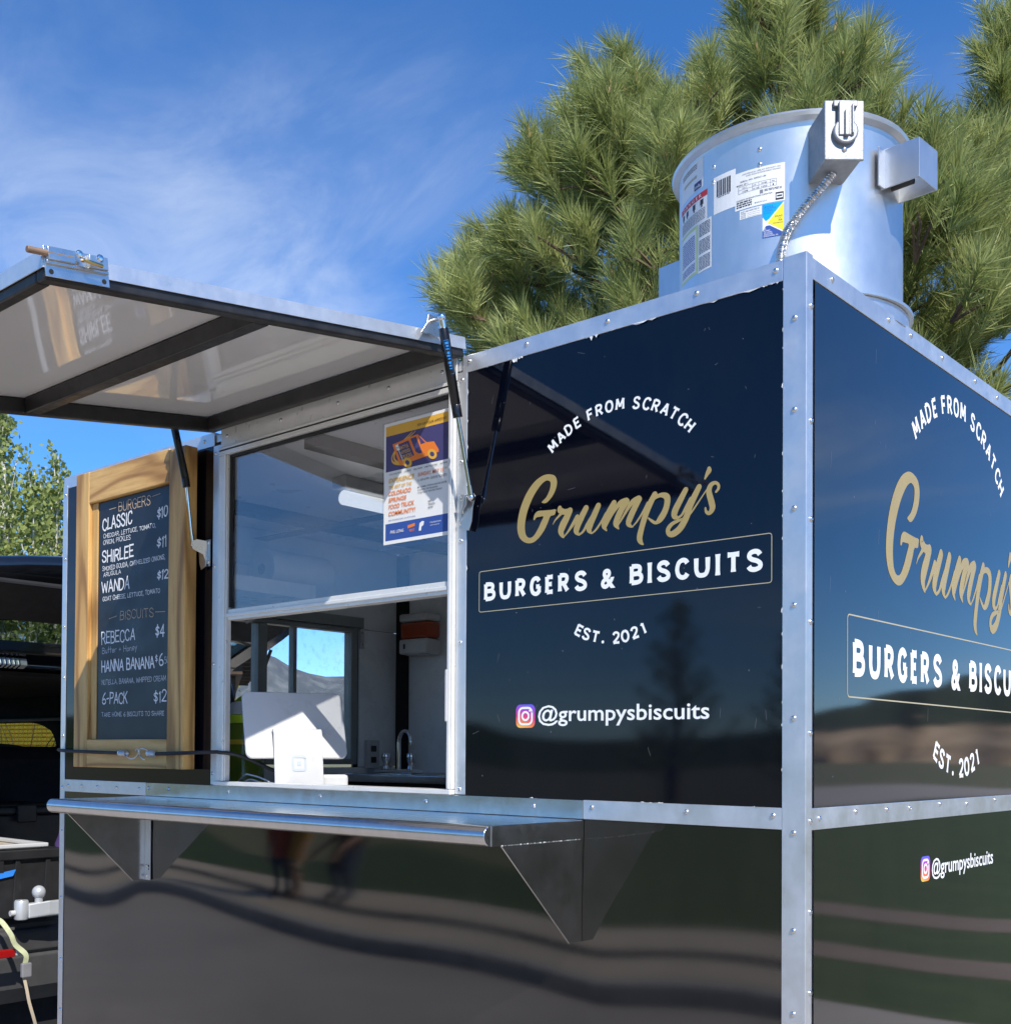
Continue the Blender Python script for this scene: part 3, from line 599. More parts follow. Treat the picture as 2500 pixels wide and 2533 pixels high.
# scraps of torn film along the edges of the navy sheet
fl = MB()
def scrap(x, z, w, h, up):
    n = 11; top = [(x + w * i / n, z) for i in range(n + 1)]
    bot = [(x + w * i / n, z + up * h * rng.uniform(.02, 1.0) ** 3.0) for i in range(n, -1, -1)]
    fl.add([(a, -.0016 - rng.uniform(0, .002), b) for a, b in top + bot], [tuple(range(2 * n + 2))])
for (x, w, h) in ((-.73, .03, .005), (-.66, .035, .013), (-.47, .045, .011), (-.40, .10, .004), (-.20, .13, .004), (-.08, .035, .006)): scrap(x, ZT + .0005, w, h, -1)
for (x, w, h) in ((-.60, .02, .003), (-.33, .05, .002), (-.10, .02, .004)): scrap(x, ZB - .0002, w, h, 1)
for z in (2.375, 2.30, 2.27, 2.20, 2.08, 2.015, 1.97, 1.93, 1.80, 1.76, 1.70, 1.64, 1.60, 1.52):
    h = rng.uniform(.004, .014); w = rng.uniform(.0008, .003)
    fl.add([(-.0405, -.0019, z), (-.0405 - w, -.0024, z + h * .3), (-.0405 - w * .5, -.003, z + h * .6), (-.0405, -.0019, z + h)], [(0, 1, 2, 3)])
for z in (2.34, 2.28, 2.22, 2.12, 1.95): 
    h = rng.uniform(.01, .03); w = .004
    fl.add([(-.7793, -.0019, z), (-.7793 + w, -.0026, z + h * .4), (-.7793, -.0019, z + h)], [(0, 1, 2)])
tag(obj('torn_film', fl, 'film', skin_ur), None, None, None, 'stuff')

# ---- sign lettering, drawn once for the front and once larger for the end wall
def hom(u, v):
    w = 8.8694e-05 * u + 2.12987e-06 * v + 1
    return ((0.000261565 * u + 4.61448e-07 * v - 0.6719) / w, (0.000139062 * u - 0.000247046 * v + 2.1871) / w)
G_OUT = [(310,392),(335,398),(362,385),(400,340),(428,285),(441,230),(438,190),(420,160),(385,150),(345,152),(300,172),(245,218),(190,295),(145,390),(115,490),(102,580),(104,640),(120,692),(150,725),(185,740),(222,740),(258,722),(300,678),(335,625),(365,560),(385,510),(420,497),(430,470),(430,450),(390,455),(330,460),(280,465),(255,485),(243,512),(240,541),(252,540),(262,522),(290,515),(325,512),(305,560),(275,625),(240,680),(205,696),(178,675),(168,630),(168,570),(182,490),(210,405),(250,320),(300,245),(340,208),(365,203),(384,215),(386,245),(376,290),(350,345),(315,382)]
SCRIPT = [[(406,580,2),(425,545,6),(460,505,10),(490,470,16)], [(465,438,18),(468,458,24),(505,472,22),(552,466,25)], [(552,462,26),(520,530,30),(490,590,32),(476,640,27),(490,680,14),(500,692,5)],
 [(497,690,5),(530,650,8),(570,590,14),(615,515,20)], [(690,440,25),(650,520,28),(618,590,28),(608,635,26),(622,662,12),(635,670,4)], [(630,668,8),(665,640,10),(700,580,14),(740,520,18)],
 [(795,420,25),(760,500,28),(730,570,28),(717,620,26),(730,648,12),(745,656,5)], [(742,655,6),(775,625,9),(820,560,10),(865,490,18)], [(930,395,24),(890,470,28),(855,550,28),(845,595,22),(866,632,6)],
 [(862,600,6),(900,520,10),(940,450,16),(985,395,22),(1035,375,24)], [(1040,382,26),(995,450,28),(955,540,28),(948,580,24),(970,617,6)], [(966,585,6),(1010,510,10),(1050,440,16),(1090,385,22),(1140,358,26)],
 [(1145,362,27),(1105,440,28),(1065,530,28),(1055,570,24),(1070,592,14),(1092,602,4)], [(1090,598,5),(1130,550,8),(1180,470,10),(1220,400,16)], [(1280,322,25),(1240,400,27),(1200,500,27),(1170,600,26),(1150,690,27),(1160,730,20),(1180,752,6)],
 [(1225,420,10),(1270,360,14),(1330,328,18),(1380,340,28),(1388,385,28),(1370,460,28),(1330,530,28),(1290,565,14),(1255,550,12),(1225,525,6)], [(1545,283,24),(1500,370,28),(1455,460,30),(1450,508,26),(1475,525,14)],
 [(1475,525,12),(1510,500,10),(1545,440,14),(1590,360,18)], [(1660,258,25),(1620,340,28),(1580,430,28),(1550,520,30),(1500,610,30),(1440,660,28),(1402,658,22),(1395,620,20),(1430,575,17),(1490,545,12),(1548,520,8)],
 [(1580,500,6),(1620,440,8),(1680,350,6),(1724,285,6)], [(1806,300,10),(1826,272,13),(1826,240,13),(1798,222,15),(1760,245,22),(1745,300,26),(1765,380,28),(1775,440,27),(1750,482,18),(1722,472,13),(1715,438,8)], [(1746,100,18),(1745,118,24),(1728,150,17),(1712,186,9)]]
def script_word(ink, fn):
    c = bpy.data.curves.new('g', 'CURVE'); c.dimensions = '2D'; c.fill_mode = 'FRONT'
    P = [hom(*p) for p in catmull(G_OUT + [G_OUT[0]], 3)[:-1]]
    sp = c.splines.new('POLY'); sp.points.add(len(P) - 1); sp.use_cyclic_u = True
    for q, p in zip(sp.points, P): q.co = (p[0], p[1], 0, 1)
    o = bpy.data.objects.new('g', c); COL.objects.link(o); e = o.evaluated_get(bpy.context.evaluated_depsgraph_get()); me = e.to_mesh()
    ink.mb.add([fn(v.co.x, v.co.y, .0008) for v in me.vertices], [tuple(p.vertices) for p in me.polygons]); e.to_mesh_clear()
    bpy.data.objects.remove(o); bpy.data.curves.remove(c)
    for st in SCRIPT:
        q = catmull(st, 6); p = [hom(a, b) for a, b, _ in q]
        H = [math.dist(hom(a - w * .9, b), hom(a + w * .9, b)) / 2 for a, b, w in q]
        ink.stroke(p, H, fn)
def arc_text(ink, text, cx, cz, r, angs, h, w, hw, fn, inward=False):
    for ch, a in zip(text, angs):
        if ch == ' ': continue
        gw = GL[ch][0]; t = R_(a); s = -1 if inward else 1
        ux = (math.cos(t), -math.sin(t) * s); uy = (math.sin(t) * s, math.cos(t))
        ox = cx + math.sin(t) * r; oz = cz + math.cos(t) * r * s
        k = w * gw / .58 if ch not in '.1' else w * gw / .5
        ink.glyph(ch, lambda u, v: (ox + ux[0] * (u / gw - .5) * k + uy[0] * (v - .5) * h, oz + ux[1] * (u / gw - .5) * k + uy[1] * (v - .5) * h), hw, fn, 0, .26)
BBL = [('B', -.7291, -.698), ('U', -.6863, -.6541), ('R', -.6426, -.6153), ('G', -.6036, -.5747), ('E', -.5637, -.541), ('R', -.5311, -.5037), ('S', -.4898, -.4594), ('&', -.4258, -.3918), ('B', -.3584, -.3283), ('I', -.3181, -.3078), ('S', -.2973, -.2676), ('C', -.2566, -.227), ('U', -.2169, -.1835), ('I', -.172, -.1634), ('T', -.1517, -.1209), ('S', -.1102, -.079)]
def sign(parent, fn):
    k = Ink(); script_word(k, fn); tag(obj('script_lettering', k.mb, 'gold', parent), 'gold brush script reading Grumpy\'s')
    k = Ink(); hw = .0043
    for ch, x0, x1 in BBL:
        if ch == '&':
            obj('block_lettering', k.mb, 'white_vinyl', parent); k = Ink(); put_type(k.mb, '&', x0, 1.8814, .039, fn, 0, x1 - x0, .035); obj('block_lettering', k.mb, 'white_vinyl', parent); k = Ink(); continue
        w = GL[ch][0]; q = hw * .9
        if ch == 'I': pl = lambda u, v, x0=x0, x1=x1: ((x0 + x1) / 2, 1.8814 + v * .039)
        else: pl = lambda u, v, x0=x0, x1=x1, w=w, q=q: (x0 + q + (x1 - x0 - 2 * q) * u / w, 1.8814 + q * .8 + v * (.039 - 1.6 * q))
        k.glyph(ch, pl, hw, fn, 0, .22)
    obj('block_lettering', k.mb, 'white_vinyl', parent)
    k = Ink(); cx, cz, r = -.396, 2.0109, .2324
    A = [math.degrees(math.atan2(x - cx, z - cz)) for x, z in ((-.5476, 2.1894), (-.525, 2.202), (-.5065, 2.2151), (-.4854, 2.2257), (-.4538, 2.2368), (-.4319, 2.2397), (-.408, 2.2433), (-.3824, 2.2431), (-.3443, 2.238), (-.3213, 2.2307), (-.3008, 2.2231), (-.2801, 2.2112), (-.2597, 2.2017), (-.2424, 2.1846), (-.2272, 2.1703))]
    for a, b in ((0, 4), (4, 8), (8, 15)):
        k = Ink(); arc_text(k, 'MADEFROMSCRATCH'[a:b], cx, cz, r, A[a:b], .0208, .0138, .0022, fn); obj('arched_lettering', k.mb, 'white_vinyl', parent)
    k = Ink(); cx, cz, r = -.396, 1.954, .1742
    A = [math.degrees(math.asin((x - cx) / r)) for x in (-.4779, -.46, -.4382, -.3891, -.3683, -.3462, -.3263)]
    arc_text(k, 'EST', cx, cz, r, A[:3], .0208, .0155, .0023, fn, True); k.poly([(-.4205 + .0031 * math.cos(R_(q * 30)), 1.7735 + .0031 * math.sin(R_(q * 30))) for q in range(12)], fn); obj('arched_lettering', k.mb, 'white_vinyl', parent)
    k = Ink(); arc_text(k, '2021', cx, cz, r, A[3:], .0208, .0150, .0023, fn, True); obj('arched_lettering', k.mb, 'white_vinyl', parent)
    k = Ink(); x0, x1, z0, z1, c, t = -.7431, -.0618, 1.858, 1.9465, .005, .00075
    P = []
    for (ax, az, s0) in ((x1 - c, z1 - c, 0), (x0 + c, z1 - c, 90), (x0 + c, z0 + c, 180), (x1 - c, z0 + c, 270)):
        P += [(ax + c * math.cos(R_(s0 + q * 18)), az + c * math.sin(R_(s0 + q * 18))) for q in range(6)]
    P.append(P[0]); P.append(P[1]); k.stroke(P, t, fn, cap=False); obj('outline', k.mb, 'gold_line', parent)
FU = lambda u, v, d: (u, -(BOW['ur'](u, v) + .0002 + d * .35), v)
sign(skin_ur, FU)
def END(u, v, d):
    y, z = 1.7358 * u + 1.468, 1.457 + (v - 1.457) * 1.7358 - .4934
    return (BOW['rt'](y, z) + .0002 + d * .35, y, z)
sign(skin_rt, END)
def gram_mat():
    m, t, b = new_mat('icon_gradient'); c = t.nodes.new('ShaderNodeTexCoord')
    sp = t.nodes.new('ShaderNodeSeparateXYZ'); t.links.new(c.outputs['Generated'], sp.inputs[0])
    u = t.nodes.new('ShaderNodeMath'); u.operation = 'MAXIMUM'; t.links.new(sp.outputs[0], u.inputs[0]); t.links.new(sp.outputs[1], u.inputs[1])
    s = t.nodes.new('ShaderNodeMath'); s.operation = 'MULTIPLY_ADD'; t.links.new(sp.outputs[2], s.inputs[0]); s.inputs[1].default_value = .75
    q = t.nodes.new('ShaderNodeMath'); q.operation = 'MULTIPLY'; q.inputs[1].default_value = .25; t.links.new(u.outputs[0], q.inputs[0]); t.links.new(q.outputs[0], s.inputs[2])
    t.links.new(ramp(t, s.outputs[0], [(0.0, (.9, .62, .12)), (.25, (.85, .22, .06)), (.5, (.70, .05, .18)), (.75, (.38, .06, .50)), (1, (.08, .12, .72))]), b.inputs['Base Color']); b.inputs['Roughness'].default_value = .35
    return m
MT['gram'] = gram_mat()
def rrect(x0, x1, z0, z1, c, n=5):
    P = []
    for (ax, az, s0) in ((x1 - c, z1 - c, 0), (x0 + c, z1 - c, 90), (x0 + c, z0 + c, 180), (x1 - c, z0 + c, 270)):
        P += [(ax + c * math.cos(R_(s0 + q * 90 / n)), az + c * math.sin(R_(s0 + q * 90 / n))) for q in range(n + 1)]
    return P
def handle_sign(parent, fn, ix0, ix1, z0, z1, tx0, tx1, base, hb):
    k = Ink(); k.poly(rrect(ix0, ix1, z0, z1, (ix1 - ix0) * .22), fn, 0, -.0002); ic = obj('icon', k.mb, 'gram', parent)
    k = Ink(); w = ix1 - ix0; a, b = ix0 + w * .16, ix1 - w * .16; hz = z1 - z0; za, zb = z0 + hz * .15, z1 - hz * .15
    P = rrect(a, b, za, zb, w * .2); k.stroke(P + [P[0], P[1]], w * .045, fn, .00004, False)
    cx, cz = (a + b) / 2, (za + zb) / 2; P = [(cx + w * .17 * math.cos(R_(q * 15)), cz + w * .17 * math.sin(R_(q * 15))) for q in range(25)]; k.stroke(P, w * .045, fn, .00004, False)
    k.poly([(b - w * .12 + w * .045 * math.cos(R_(q * 36)), zb - w * .12 + w * .045 * math.sin(R_(q * 36))) for q in range(10)], fn)
    for i in range(len(k.mb.v)):
        pass
    obj('icon_outline', k.mb, 'white_vinyl', parent)
    mb = MB(); put_type(mb, '@grumpysbiscuits', tx0, base, hb, fn, 0, tx1 - tx0, .012); obj('handle_lettering', mb, 'white_vinyl', parent)
handle_sign(skin_ur, FU, -.6395, -.589, 1.604, 1.6533, -.581, -.1841, 1.6172, .0325)
handle_sign(skin_rl, lambda u, v, d: (BOW['rl'](u, v) + .0002 + d * .35, u, v), .549, .6024, 1.2873, 1.340, .6119, 1.0123, 1.2975, .0345)

# scuffs and specks on the navy sheets
k = Ink()
for i in range(46):
    x, z = rng.uniform(-.76, -.06), rng.uniform(1.48, 2.37); L = rng.choice((.001, .0015, .002, .006, .018)); a = rng.uniform(-.4, .4) + (1.57 if rng.random() < .6 else 0)
    k.stroke([(x, z), (x + L * math.cos(a), z + L * math.sin(a))], rng.uniform(.00025, .0007) if L < .003 else .00018, FU)
tag(obj('scuff_marks', k.mb, 'ink_grey', skin_ur), None, None, None, 'stuff')
k = Ink()
for i in range(40):
    y, z = rng.uniform(.06, 1.4), rng.uniform(1.48, 2.37); L = rng.choice((.0015, .002, .01, .03))
    k.stroke([(y, z), (y + L * .1, z + L)], rng.uniform(.0003, .0008) if L < .003 else .0002, lambda u, v, d: (BOW['rt'](u, v) + .0002 + d * .3, u, v))
tag(obj('scuff_marks', k.mb, 'ink_grey', skin_rt), None, None, None, 'stuff')
# ---------------------------------------------------------------- service window
sw = bpy.data.objects.new('service_window', None); COL.objects.link(sw); sw.parent = tr
def fr(name, x0, x1, y0, y1, z0, z1, m='frame_white'): return bx(name, x0, x1, y0, y1, z0, z1, m, sw, .0015)
hd = bx('header_strip', -1.668, -.8095, -.004, .0, 2.381, 2.436, 'frame_white', tr, .0012)
for x in (-1.641, -1.415, -1.198, -1.023, -.853): screw((x, -.004, 2.409), (0, -1, 0), hd)
fr('frame_rail', -1.6665, -.8105, -.012, .03, 2.356, 2.3795); fr('frame_rail', -1.6665, -.8105, -.007, -.012, 2.3665, 2.3735)
fr('frame_stile', -1.6665, -1.6285, -.012, .006, 1.4695, 2.355); fr('frame_stile', -1.642, -1.632, -.016, -.0125, 1.4695, 2.355)
fr('frame_stile', -.8255, -.8105, -.012, .03, 1.4695, 2.355); fr('frame_stile', -.822, -.814, -.017, -.0125, 1.4695, 2.355)
fr('frame_sill', -1.672, -.8105, -.018, .036, 1.4575, 1.4685)
bx('frame_gasket', -1.6275, -1.6225, -.004, .010, 1.94, 2.354, 'rubber', sw, 0); bx('frame_gasket', -1.622, -.826, -.004, .010, 2.349, 2.3545, 'rubber', sw, 0)
fr('sash_rail', -1.627, -.8265, -.008, .024, 1.905, 1.934); fr('sash_rail', -1.627, -.8265, -.013, -.0085, 1.913, 1.922)
bx('sash_latch', -.824, -.818, -.021, -.0175, 1.62, 1.735, 'white_plastic', sw, .001)
bx('pane', -1.622, -.8265, .004, .007, 1.935, 2.348, 'glass', sw, 0)

# ---------------------------------------------------------------- raised awning, hinged over the window
aw = bpy.data.objects.new('awning', None); COL.objects.link(aw); aw.parent = tr
TH = R_(7.5); AX0, AX1, AL = -1.719, -.7925, 1.030
HG = Vector((0, .003, 2.4755))
def AP(x, o, n): return (x, HG.y - o * math.cos(TH) - n * math.sin(TH), HG.z - o * math.sin(TH) + n * math.cos(TH))
def abox(mb, x0, x1, o0, o1, n0, n1, m=0):
    v = [AP(x, o, n) for n in (n0, n1) for o in (o0, o1) for x in (x0, x1)]
    return mb.add(v, [(0, 1, 3, 2), (4, 6, 7, 5), (0, 4, 5, 1), (2, 3, 7, 6), (0, 2, 6, 4), (1, 5, 7, 3)], m)
obj('top_skin', abox(MB(), AX0, AX1, 0, AL, -.003, 0), 'alu_side', aw, .0008)
obj('edge_trim', abox(MB(), AX1 - .0015, AX1 + .001, 0, AL, -.026, .0005), 'alu_side', aw, .0005)
obj('edge_trim', abox(MB(), AX0 - .001, AX0 + .0015, 0, AL, -.026, .0005), 'alu_side', aw, .0005)
obj('edge_trim', abox(MB(), AX0, AX1, AL - .001, AL + .0015, -.026, .0005), 'alu_side', aw, .0005)
def lining(x0, x1, o0, o1, seed):
    mb = MB(); nx = no = 16; vs = []
    for j in range(no + 1):
        for i in range(nx + 1):
            x = x0 + (x1 - x0) * i / nx; o = o0 + (o1 - o0) * j / no; e = min(1, 5 * min(i / nx, 1 - i / nx)) * min(1, 5 * min(j / no, 1 - j / no))
            vs.append(AP(x, o, -.0055 + .0016 * e * noise2(x * 2.6, o * 2.6, seed)))
    w = nx + 1; mb.add(vs, [(j * w + i, j * w + i + 1, (j + 1) * w + i + 1, (j + 1) * w + i) for j in range(no) for i in range(nx)], 0, True)
    return obj('lining_panel', mb, 'white_frp', aw, ang=180)
lining(AX0 + .028, AX1 - .028, .04, .543, 3); lining(AX0 + .028, AX1 - .028, .579, AL - .028, 9)
def tubebar(x0, x1, o0, o1, lo=-.043): return obj('frame_tube', abox(MB(), x0, x1, o0, o1, lo, -.0065), 'tube', aw, .004, seg=3)
tubebar(AX0 + .003, AX0 + .029, .003, AL - .003); tubebar(AX1 - .029, AX1 - .003, .003, AL - .003)
tubebar(AX0 + .0295, AX1 - .0295, .003, .041); tubebar(AX0 + .0295, AX1 - .0295, AL - .029, AL - .003); tubebar(AX0 + .0295, AX1 - .0295, .542, .580)
hm = MB(); n = 58
for i in range(n):
    x = -1.69 + (1.69 - .80) * i / n; w = (1.69 - .80) / n
    hm.tube([(x + .0008, -.006, 2.4385), (x + w - .0008, -.006, 2.4385)], .0042, 8, i % 2)
obj('piano_hinge', hm, ['zinc', 'black_plastic'], aw)
# slide bolt on the outer corner
la = MB()
abox(la, AX1 + .001, AX1 + .0035, AL - .118, AL - .002, -.040, .008, 0)
abox(la, AX1 + .0035, AX1 + .014, AL - .112, AL - .078, -.016, .004, 0); abox(la, AX1 + .0035, AX1 + .014, AL - .052, AL - .004, -.016, .004, 0); abox(la, AX1 + .0035, AX1 + .009, AL - .115, AL - .003, -.021, -.016, 0)
la.tube([AP(AX1 + .009, AL - .05, -.006), AP(AX1 + .009, AL + .030, -.006)], .0052, 14, 1)
la.tube([AP(AX1 + .010, AL - .066, -.007), AP(AX1 + .021, AL - .066, -.010), AP(AX1 + .023, AL - .071, -.012), AP(AX1 + .023, AL - .095, -.015)], .0032, 10, 2)
for o_, n_ in ((AL - .012, -.032), (AL - .108, -.032)): la.lathe([(.00001, .0006), (.0042, .0006)], AP(AX1 + .0035, o_, n_), (1, 0, 0), 12, 4)
for o_, n_ in ((AL - .060, .001), (AL - .098, .001)): la.lathe([(.00001, .004), (.005, .003), (.0065, 0)], AP(AX1 + .014, o_, n_), (1, 0, 0), 12, 3)
obj('slide_bolt', la, ['zinc', 'rust', 'brass', 'chrome', 'black_matte'], aw, .0006)
# gas struts
def strut(xs, top, mid, bot, wx, sgn):
    e = bpy.data.objects.new('gas_strut', None); COL.objects.link(e); e.parent = tr
    T, Mi, B = Vector((xs, *top)), Vector((xs, *mid)), Vector((xs, *bot)); d = (B - T).normalized()
    c = MB().tube([T + d * .022, T + d * .024, Mi - d * .028, Mi - d * .027, Mi - d * .026, Mi], [.0095, .0105, .0105, .0098, .0105, .0105], 18)
    obj('cylinder', c, 'strut', e)
    obj('rod', MB().tube([Mi, B - d * .02], .0045, 12), 'chrome', e)
    en = MB().tube([T, T + d * .024], .0075, 14).sphere(T, .0095, 0, 8).tube([B - d * .026, B - d * .004], .0065, 12).sphere(B, .0085, 0, 8)
    obj('end_fitting', en, 'chrome', e)
    if sgn > 0:
        lb = MB(); ax_ = d; e1 = Vector((1, 0, 0)); e2 = ax_.cross(e1)
        def patch(t0, t1, a0, a1, r=.01075):
            vs = [T + ax_ * t + (e1 * math.cos(R_(a)) + e2 * math.sin(R_(a))) * r for t in (t0, t1) for a in [a0 + (a1 - a0) * q / 4 for q in range(5)]]
            lb.add(vs, [(q, q + 1, q + 6, q + 5) for q in range(4)])
        sgn2 = -1 if e2.y > 0 else 1
        for i in range(9): patch(.052 + i * .0068, .0565 + i * .0068 - .0012 * (i % 3), sgn2 * 24, sgn2 * (62 - 8 * (i % 2)))
        patch(.048, .0488, sgn2 * 12, sgn2 * 76); patch(.118, .1188, sgn2 * 12, sgn2 * 76); patch(.048, .1188, sgn2 * 12, sgn2 * 14); patch(.048, .1188, sgn2 * 74, sgn2 * 76)
        obj('label', lb, 'blue_label', e)
    tp = MB().prism([(0, T.y - .012, T.z + .012), (0, T.y + .012, T.z + .012), (0, T.y + .020, T.z - .010), (0, T.y + .045, T.z - .026), (0, T.y - .035, T.z - .034), (0, T.y - .016, T.z - .008)], (.003, 0, 0))
    for i, v in enumerate(tp.v): tp.v[i] = (v[0] + xs - sgn * .030, v[1], v[2])
    tp.tube([(xs - sgn * .030, T.y, T.z), (xs, T.y, T.z)], .004, 10)
    obj('top_bracket', tp, 'zinc', e, .0008)
    bk = MB().box(wx - .011, wx + .011, -.0065, -.0030, B.z - .062, B.z + .012)
    bk.prism([(wx, -.0065, B.z - .055), (wx, -.0065, B.z + .008), (wx + sgn * .006, B.y - .006, B.z + .010), (xs - sgn * .008, B.y - .008, B.z + .006), (xs - sgn * .008, B.y - .004, B.z - .014), (wx + sgn * .004, -.016, B.z - .030)], (0, -.003, 0))
    bk.tube([(xs - sgn * .014, B.y, B.z), (xs, B.y, B.z)], .0045, 10)
    bk.prism([(wx + sgn * a, -.010, B.z + b) for a, b in ((.0, -.062), (.022, -.070), (.030, -.050), (.033, -.018), (.040, .004), (.034, .012), (.012, .010), (.006, -.012), (.0, -.020))], (0, -.0023, 0))
    b_ = obj('wall_bracket', bk, 'zinc', e, .0008)
    for z in (B.z - .05, B.z + .004): screw((wx - sgn * .004, -.0066, z), (0, -1, 0), b_)
    return e
strut(-.752, (-.1188, 2.4754), (-.0646, 2.2735), (-.0186, 2.108), -.786, 1)
strut(-1.757, (-.1055, 2.478), (-.0525, 2.2785), (-.0299, 2.123), -1.721, -1)

# ---------------------------------------------------------------- counter shelf under the window
sh = bpy.data.objects.new('counter_shelf', None); COL.objects.link(sh); sh.parent = tr
SX0, SX1 = -2.0165, -.4645
fl_ = bx('back_flange', SX0, SX1, -.0035, -.0005, 1.4185, 1.4565, 'stainless', sh, .0008)
for x in (-2.0, -1.8998, -1.6221, -1.2525, -.8953, -.5885): screw((x, -.0035, 1.441), (0, -1, 0), fl_)
tp = MB(); nx = 30
for i in range(nx):
    a = SX0 + (SX1 - SX0) * i / nx; b = SX0 + (SX1 - SX0) * (i + 1) / nx
    z = lambda x, y: 1.4165 + .0012 * noise2(x * 4, y * 9, 3)
    tp.add([(a, -.0036, 1.4175), (b, -.0036, 1.4175), (b, -.15, z(b, .1)), (a, -.15, z(a, .1)), (b, -.292, 1.4165), (a, -.292, 1.4165)], [(0, 1, 2, 3), (3, 2, 4, 5)], 0, True)
obj('shelf_top', tp, 'stainless', sh, ang=180)
obj('rolled_edge', MB().tube([(SX0 - .012, -.293, 1.3975), (SX1, -.293, 1.3975)], .0195, 28), 'stainless', sh, .0015)
bx('end_skirt', SX1 - .0015, SX1 + .0015, -.292, -.002, 1.3785, 1.4165, 'stainless', sh, .0006); bx('end_skirt', SX0 - .0015, SX0 + .0015, -.292, -.002, 1.3785, 1.4165, 'stainless', sh, .0006)
def bracket(x, flange):
    e = obj('shelf_bracket', MB().prism([(x - .0015, -.262, 1.378), (x - .0015, -.0045, 1.378), (x - .0015, -.0045, 1.1725), (x - .0015, -.046, 1.1725)], (.003, 0, 0)), 'stainless', sh, .0006)
    if flange:
        q = obj('bracket_flange', MB().box(x + .0016, x + .028, -.0065, -.0035, 1.1735, 1.3775), 'alu', sh, .0006)
        for z in (1.186, 1.214): screw((x + .012, -.0066, z), (0, -1, 0), q)
        kh = MB().lathe([(.00001, .0003), (.0035, .0003)], (x + .021, -.0066, 1.214), (0, -1, 0), 12).lathe([(.00001, .0003), (.0025, .0003)], (x + .021, -.0066, 1.205), (0, -1, 0), 12)
        obj('keyhole', kh, 'black_matte', q)
    return e
bracket(-.466, False); bracket(-2.012, True)
sl_ = MB()
for i in range(26):
    y = -.262 + .255 * i / 26 + rng.uniform(-.003, .003); r = rng.uniform(.0006, .0016)
    sl_.sphere((SX1 + .001, y, 1.3785), r, 0, 5, (1, 1.6, 1))
tag(obj('sealant_bead', sl_, 'film', sh), None, None, None, 'stuff')

# ---------------------------------------------------------------- running gear
for x in (-1.65, -.85):
    for y in (.20, YB - .20):
        wv = thing if False else None
        w = obj('wheel', MB().lathe([(.12, -.09), (.28, -.09), (.305, -.06), (.305, .06), (.28, .09), (.12, .09)], (x, y, .305), (0, 1, 0), 32), 'tyre', tr)
        obj('rim', MB().lathe([(.00001, .05), (.05, .05), (.07, .03), (.13, .05), (.155, .088), (.155, -.088), (.00001, -.06)], (x, y, .305), (0, 1, 0), 24), 'silver_paint', w)
bx('axle', -1.66, -1.64, .2, YB - .2, .295, .315, 'tube', tr); bx('axle', -.86, -.84, .2, YB - .2, .295, .315, 'tube', tr)
bx('chassis_rail', XL, XR - .02, .30, .36, .33, .418, 'tube', tr); bx('chassis_rail', XL, XR - .02, YB - .36, YB - .30, .33, .418, 'tube', tr)
tg = MB().prism([(XL + .2, .30, .34), (XL + .2, .38, .34), (-3.42, .74, .34), (-3.42, .72, .34)], (0, 0, .07)).prism([(XL + .2, YB - .30, .34), (XL + .2, YB - .38, .34), (-3.42, .80, .34), (-3.42, .82, .34)], (0, 0, .07)).box(-3.6, -3.40, .73, .81, .35, .41)
obj('tongue', tg, 'tube', tr)
obj('tongue_jack', MB().tube([(-3.2, .77, .1), (-3.2, .77, .75)], .03, 14).tube([(-3.2, .77, .06), (-3.2, .77, .1)], .07, 16), 'zinc', tr)

# ---------------------------------------------------------------- end window and fittings inside
ew = bpy.data.objects.new('end_window', None); COL.objects.link(ew); ew.parent = tr
xa, xb = XL + .008, XL + .052
def efr(n_, y0, y1, z0, z1, a=xa, b=xb, m='frame_dark'): return bx(n_, a, b, y0, y1, z0, z1, m, ew, .002)
efr('frame_stile', 1.233, 1.268, 1.502, 2.043); efr('frame_stile', .522, .556, 1.502, 2.043); efr('frame_rail', .557, 1.232, 2.026, 2.043); efr('frame_rail', .557, 1.232, 1.502, 1.524); efr('frame_rail', .50, 1.29, 2.046, 2.088, xb - .008, xb + .012)
efr('mullion', .7616, .8045, 1.525, 2.025); efr('mullion', .9351, .952, 1.525, 2.025, xa + .01, xb - .004)
bx('pane', xa + .02, xa + .023, .557, .76, 1.525, 2.025, 'glass_clear', ew, 0); bx('pane', xa + .02, xa + .023, .806, .934, 1.525, 2.025, 'glass_clear', ew, 0); bx('pane', xa + .024, xa + .027, .953, 1.232, 1.525, 2.025, 'glass_clear', ew, 0)
st = bx('wall_strip', XL + .0435, XL + .050, 1.283, 1.305, 1.967, 2.086, 'alu', tr)
for z in (1.985, 2.03, 2.075): screw((XL + .050, 1.294, z), (1, 0, 0), st)
bx('light_fixture', -1.66, -1.60, .40, 1.46, 2.335, 2.3715, 'white_plastic', tr, .004)
obj('light_tube', MB().tube([(-1.63, .42, 2.31), (-1.63, 1.44, 2.31)], .022, 20), 'added_glow', tr)
for x in (-2.15, -1.35, -.85): bx('reflection_bar', x - .025, x + .025, .04, YB - .04, 2.335, 2.3715, 'black_matte', tr, .002)  # no real beams: dark bars stand in for the awning frame's reflection
bx('reflection_bar', XL + .05, XR - .04, .74, .80, 2.330, 2.334, 'black_matte', tr, .001)
